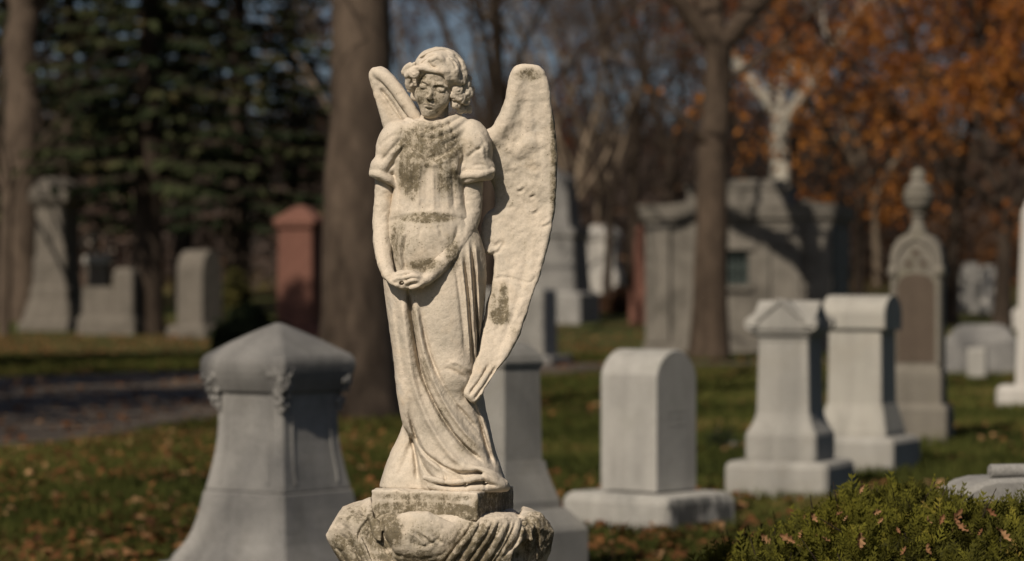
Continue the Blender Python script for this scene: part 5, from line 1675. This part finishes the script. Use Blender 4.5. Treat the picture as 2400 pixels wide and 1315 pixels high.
sprays = [spray(i) for i in range(5)]
VV, FF, TT, base = [], [], [], 0
ns = 17500
u = r_.uniform(-1, 1, ns * 2) * rx * 1.02; v = r_.uniform(-1, .75, ns * 2) * ry * 1.02
q = np.sqrt((u / rx) ** 2 + (v / ry) ** 2)
k = (q < 1) & (r_.random(ns * 2) < .35 + .65 * np.clip(q, 0, 1))
u, v = u[k][:ns], v[k][:ns]; ns = len(u)
e = .02
hz = mound(u, v); gx = (mound(u + e, v) - mound(u - e, v)) / (2 * e); gy = (mound(u, v + e) - mound(u, v - e)) / (2 * e)
for i in range(ns):
    if hz[i] < .12: continue
    if vnoise(np.array([[u[i] / .07, v[i] / .07, 3.3]]), 505)[0] < -.52: continue
    nv = np.array([-gx[i], -gy[i], 1.0]); nv /= np.linalg.norm(nv)
    dirv = nv * .55 + np.array([0, 0, .65]) + r_.normal(0, .42, 3); dirv /= np.linalg.norm(dirv)
    sv = np.cross(dirv, r_.normal(0, 1, 3)); sv /= np.linalg.norm(sv); tv = np.cross(dirv, sv)
    sV, sF = sprays[i % 5]
    sc = r_.uniform(.95, 1.5) * (1.35 if r_.random() < .03 else 1)
    depth = -.055 * r_.random() ** .7 + (.035 if r_.random() < .07 else 0)
    p0 = np.array([u[i], v[i], hz[i] - .045]) + nv * depth
    W = p0 + (sV[:, :1] * sv + sV[:, 1:2] * tv + sV[:, 2:] * dirv) * sc
    VV.append(W); FF.append(sF + base); base += len(W)
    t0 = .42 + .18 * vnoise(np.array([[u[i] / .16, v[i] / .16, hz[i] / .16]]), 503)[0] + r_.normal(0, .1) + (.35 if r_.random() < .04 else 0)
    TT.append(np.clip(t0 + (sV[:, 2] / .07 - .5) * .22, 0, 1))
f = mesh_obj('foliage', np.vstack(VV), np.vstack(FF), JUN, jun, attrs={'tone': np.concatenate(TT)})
# inner mass of old wood and twigs
mb = MB()
for i in range(90):
    a = r_.random() * 6.283; t = r_.random() ** .5 * .9
    x, y = math.cos(a) * rx * t, math.sin(a) * ry * t
    hh = float(mound(np.array([x]), np.array([y]))[0]) - .05
    if hh < .1: continue
    mb.tube([(x * .2, y * .2, 0), (x * .6, y * .6, hh * .55), (x, y, hh)], [.016, .009, .003], 5)
for i in range(70):
    x, y = r_.uniform(-.85, .3) * rx, r_.uniform(-.8, .5) * ry
    hh = float(mound(np.array([x]), np.array([y]))[0])
    if hh < .5: continue
    e = np.array([x + r_.normal(0, .05), y + r_.normal(0, .05), hh + r_.uniform(-.01, .06)])
    mb.tube([(x, y, hh - .12), tuple((np.array([x, y, hh - .12]) + e) / 2 + r_.normal(0, .008, 3)), tuple(e)], [.0035, .0025, .0012], 4)
mb.build('stem', BARK_D, jun)
# dense inner foliage so that one does not see through
uu = np.linspace(-.985, .985, 60) * rx; vv = np.linspace(-.985, .985, 44) * ry
U, Vg = np.meshgrid(uu, vv)
Hh = mound(U.ravel(), Vg.ravel())
Pm = np.stack([U.ravel(), Vg.ravel(), np.maximum(0, Hh - .085) + .03 * vnoise(np.stack([U.ravel() / .05, Vg.ravel() / .05, Hh], 1), 504)], 1)
I = np.arange(60 * 44).reshape(44, 60)
Qm = np.stack([I[:-1, :-1], I[:-1, 1:], I[1:, 1:], I[1:, :-1]], -1).reshape(-1, 4)
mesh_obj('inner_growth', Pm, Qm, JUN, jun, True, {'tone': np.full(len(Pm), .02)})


# dry oak leaves lying in the shrub
DRY, nt_, b_ = new_mat('dry_leaf')
oi = N(nt_, 'ShaderNodeObjectInfo')
oc = coords(nt_)
c1 = ramp(nt_, oi.outputs['Random'], [(0, (.14, .060, .028)), (.4, (.21, .110, .052)), (.8, (.30, .18, .092)), (1, (.16, .068, .032))])
c2 = mixc(nt_, ramp(nt_, noise(nt_, oc, 60, 5, .6), [(.4, 0), (.7, .5)]), c1, (.14, .07, .035))
L(nt_, c2, b_.inputs['Base Color']); b_.inputs['Roughness'].default_value = .8; b_.inputs['Specular IOR Level'].default_value = .2


def leaf_mesh(seed):
    rs = random.Random(seed)
    half = [(0, .0), (.05, .02), (.10, .10), (.20, .07), (.27, .09), (.36, .24), (.44, .20), (.48, .11), (.55, .12), (.64, .25), (.71, .20), (.74, .10), (.82, .12), (.90, .10), (1.0, .0)]
    V, F = [], []
    cup, tw, fold = rs.uniform(.4, 1.0), rs.uniform(-1.2, 1.2), rs.uniform(.5, 1.6)
    def P(t, s):
        x = s; y = t - .5
        z = fold * abs(s) + cup * (y * y) * 1.6 + .25 * tw * s * y * 3 + .03 * math.sin(t * 13 + s * 9)
        return (x, y, z)
    for j, (t, w_) in enumerate(half):
        V += [P(t, -w_), P(t, -w_ * .5), P(t, 0), P(t, w_ * .5), P(t, w_)]
    for j in range(len(half) - 1):
        for i in range(4):
            a = j * 5 + i
            F.append((a, a + 1, a + 6, a + 5))
    n = len(V)
    V += [(-.008, -.5, .01), (.008, -.5, .01), (.006, -.78, .05), (-.006, -.78, .05)]
    F.append((n, n + 1, n + 2, n + 3))
    return V, F


GL = 'dry leaves caught in the juniper'
def shrub_leaf(px, py, size, seed, label, rot=None, tilt=None):
    """put a leaf on the shrub surface where the view line meets it"""
    best = None
    for D in np.arange(8.3, 9.9, .01):
        x = (px - CX) * D / FPX - JX; y = D - JY; zz = EYE - (py - CY) * D / FPX
        if abs(x) < rx and abs(y) < ry and zz < float(mound(np.array([x]), np.array([y]))[0]) + .012:
            best = (x + JX, D - .012, zz + .008); break
    if best is None: return
    rs = random.Random(seed)
    V, F = leaf_mesh(seed)
    o = mesh_obj('dry_leaf', np.array(V) * size, F, DRY, None, True)
    o.location = best
    o.rotation_euler = rot if rot else (rs.uniform(.4, 1.5), rs.uniform(-.8, .8), rs.uniform(0, 6.28))
    tag(o, label, 'leaf', GL)


shrub_leaf(2014, 1270, .056, 1, 'largest tan leaf hanging point down in the juniper', (1.35, 3.05, .1))
shrub_leaf(2238, 1222, .058, 2, 'long reddish folded leaf standing upright in the juniper', (1.2, .5, .3))
shrub_leaf(2256, 1243, .044, 3, 'pale curled leaf at the foot of the upright reddish leaf', (1.0, -.9, .2))
shrub_leaf(2352, 1262, .05, 4, 'star-shaped pale leaf in the shaded side of the juniper', (1.1, -.6, .5))
shrub_leaf(2168, 1295, .042, 5, 'small pinkish leaf at the lowest visible edge of the juniper', (1.2, .6, 1.2))
shrub_leaf(1795, 1272, .05, 6, 'brown leaf low on the sunlit flank of the juniper', (1.2, -.7, .2))
shrub_leaf(1846, 1270, .055, 7, 'reddish leaf lying aslant next to the brown leaf', (1.0, -1.0, .3))
shrub_leaf(2050, 1206, .036, 8, 'small oval tan leaf high in the middle of the juniper', (1.1, 1.4, .1))
shrub_leaf(2016, 1152, .034, 9, 'leaf standing on edge at the crest of the juniper', (1.4, .6, .3))
shrub_leaf(2320, 1208, .04, 10, 'pale leaf near the scroll marker on the juniper', (1.1, -.8, .4))
OTHER = 'small dry leaf scrap caught among the juniper sprays'
for i, (px, py) in enumerate([(1890, 1215), (1832, 1190), (1906, 1218), (2066, 1225), (1750, 1232), (1812, 1200), (2172, 1225), (2206, 1226), (1966, 1212), (1880, 1262), (2104, 1250), (2336, 1248), (1932, 1272), (2300, 1255), (2120, 1300), (1985, 1222)]):
    shrub_leaf(px, py, .024 + .012 * ((i * 7) % 5) / 4, 20 + i, OTHER)
# ------------------------------------------------------------------ light, sky, camera
SUN_EL, SUN_AZ = 41.0, 28.0        # the sun stands behind the viewer's left shoulder
d = Vector((math.sin(R(SUN_AZ)) * math.cos(R(SUN_EL)), math.cos(R(SUN_AZ)) * math.cos(R(SUN_EL)), -math.sin(R(SUN_EL))))
sl = bpy.data.lights.new('sun', 'SUN')
sl.energy = 5.0; sl.angle = R(.53); sl.color = (1.0, .88, .735)
so = bpy.data.objects.new('sun', sl); COL.objects.link(so)
so.location = (-12, -25, 22)
so.rotation_euler = d.to_track_quat('-Z', 'Y').to_euler()
w = bpy.data.worlds.new('World'); SC.world = w
w.use_nodes = True
nt = w.node_tree
sky = nt.nodes.new('ShaderNodeTexSky'); sky.sky_type = 'NISHITA'; sky.sun_disc = False
sky.sun_elevation = R(SUN_EL)
sky.sun_rotation = R(180 + SUN_AZ)
sky.air_density = .65; sky.dust_density = 1.6; sky.ozone_density = .8
bg = nt.nodes['Background']; bg.inputs[1].default_value = .05
nt.links.new(sky.outputs[0], bg.inputs[0])

cam = bpy.data.cameras.new('camera'); co = bpy.data.objects.new('camera', cam); COL.objects.link(co)
co.location = (0, 0, EYE); co.rotation_euler = (R(90), 0, 0)
cam.sensor_width = 36; cam.lens = FPX / 2400 * 36
cam.clip_start = .1; cam.clip_end = 3000
cam.dof.use_dof = True; cam.dof.focus_distance = D0 - .06; cam.dof.aperture_fstop = 3.3
SC.camera = co
SC.view_settings.view_transform = 'Standard'; SC.view_settings.look = 'None'
SC.view_settings.exposure = -.10; SC.view_settings.gamma = 1
SC.render.engine = 'CYCLES'
SC.cycles.use_denoising = True
SC.cycles.max_bounces = 5; SC.cycles.diffuse_bounces = 3; SC.cycles.glossy_bounces = 2; SC.cycles.transparent_max_bounces = 4
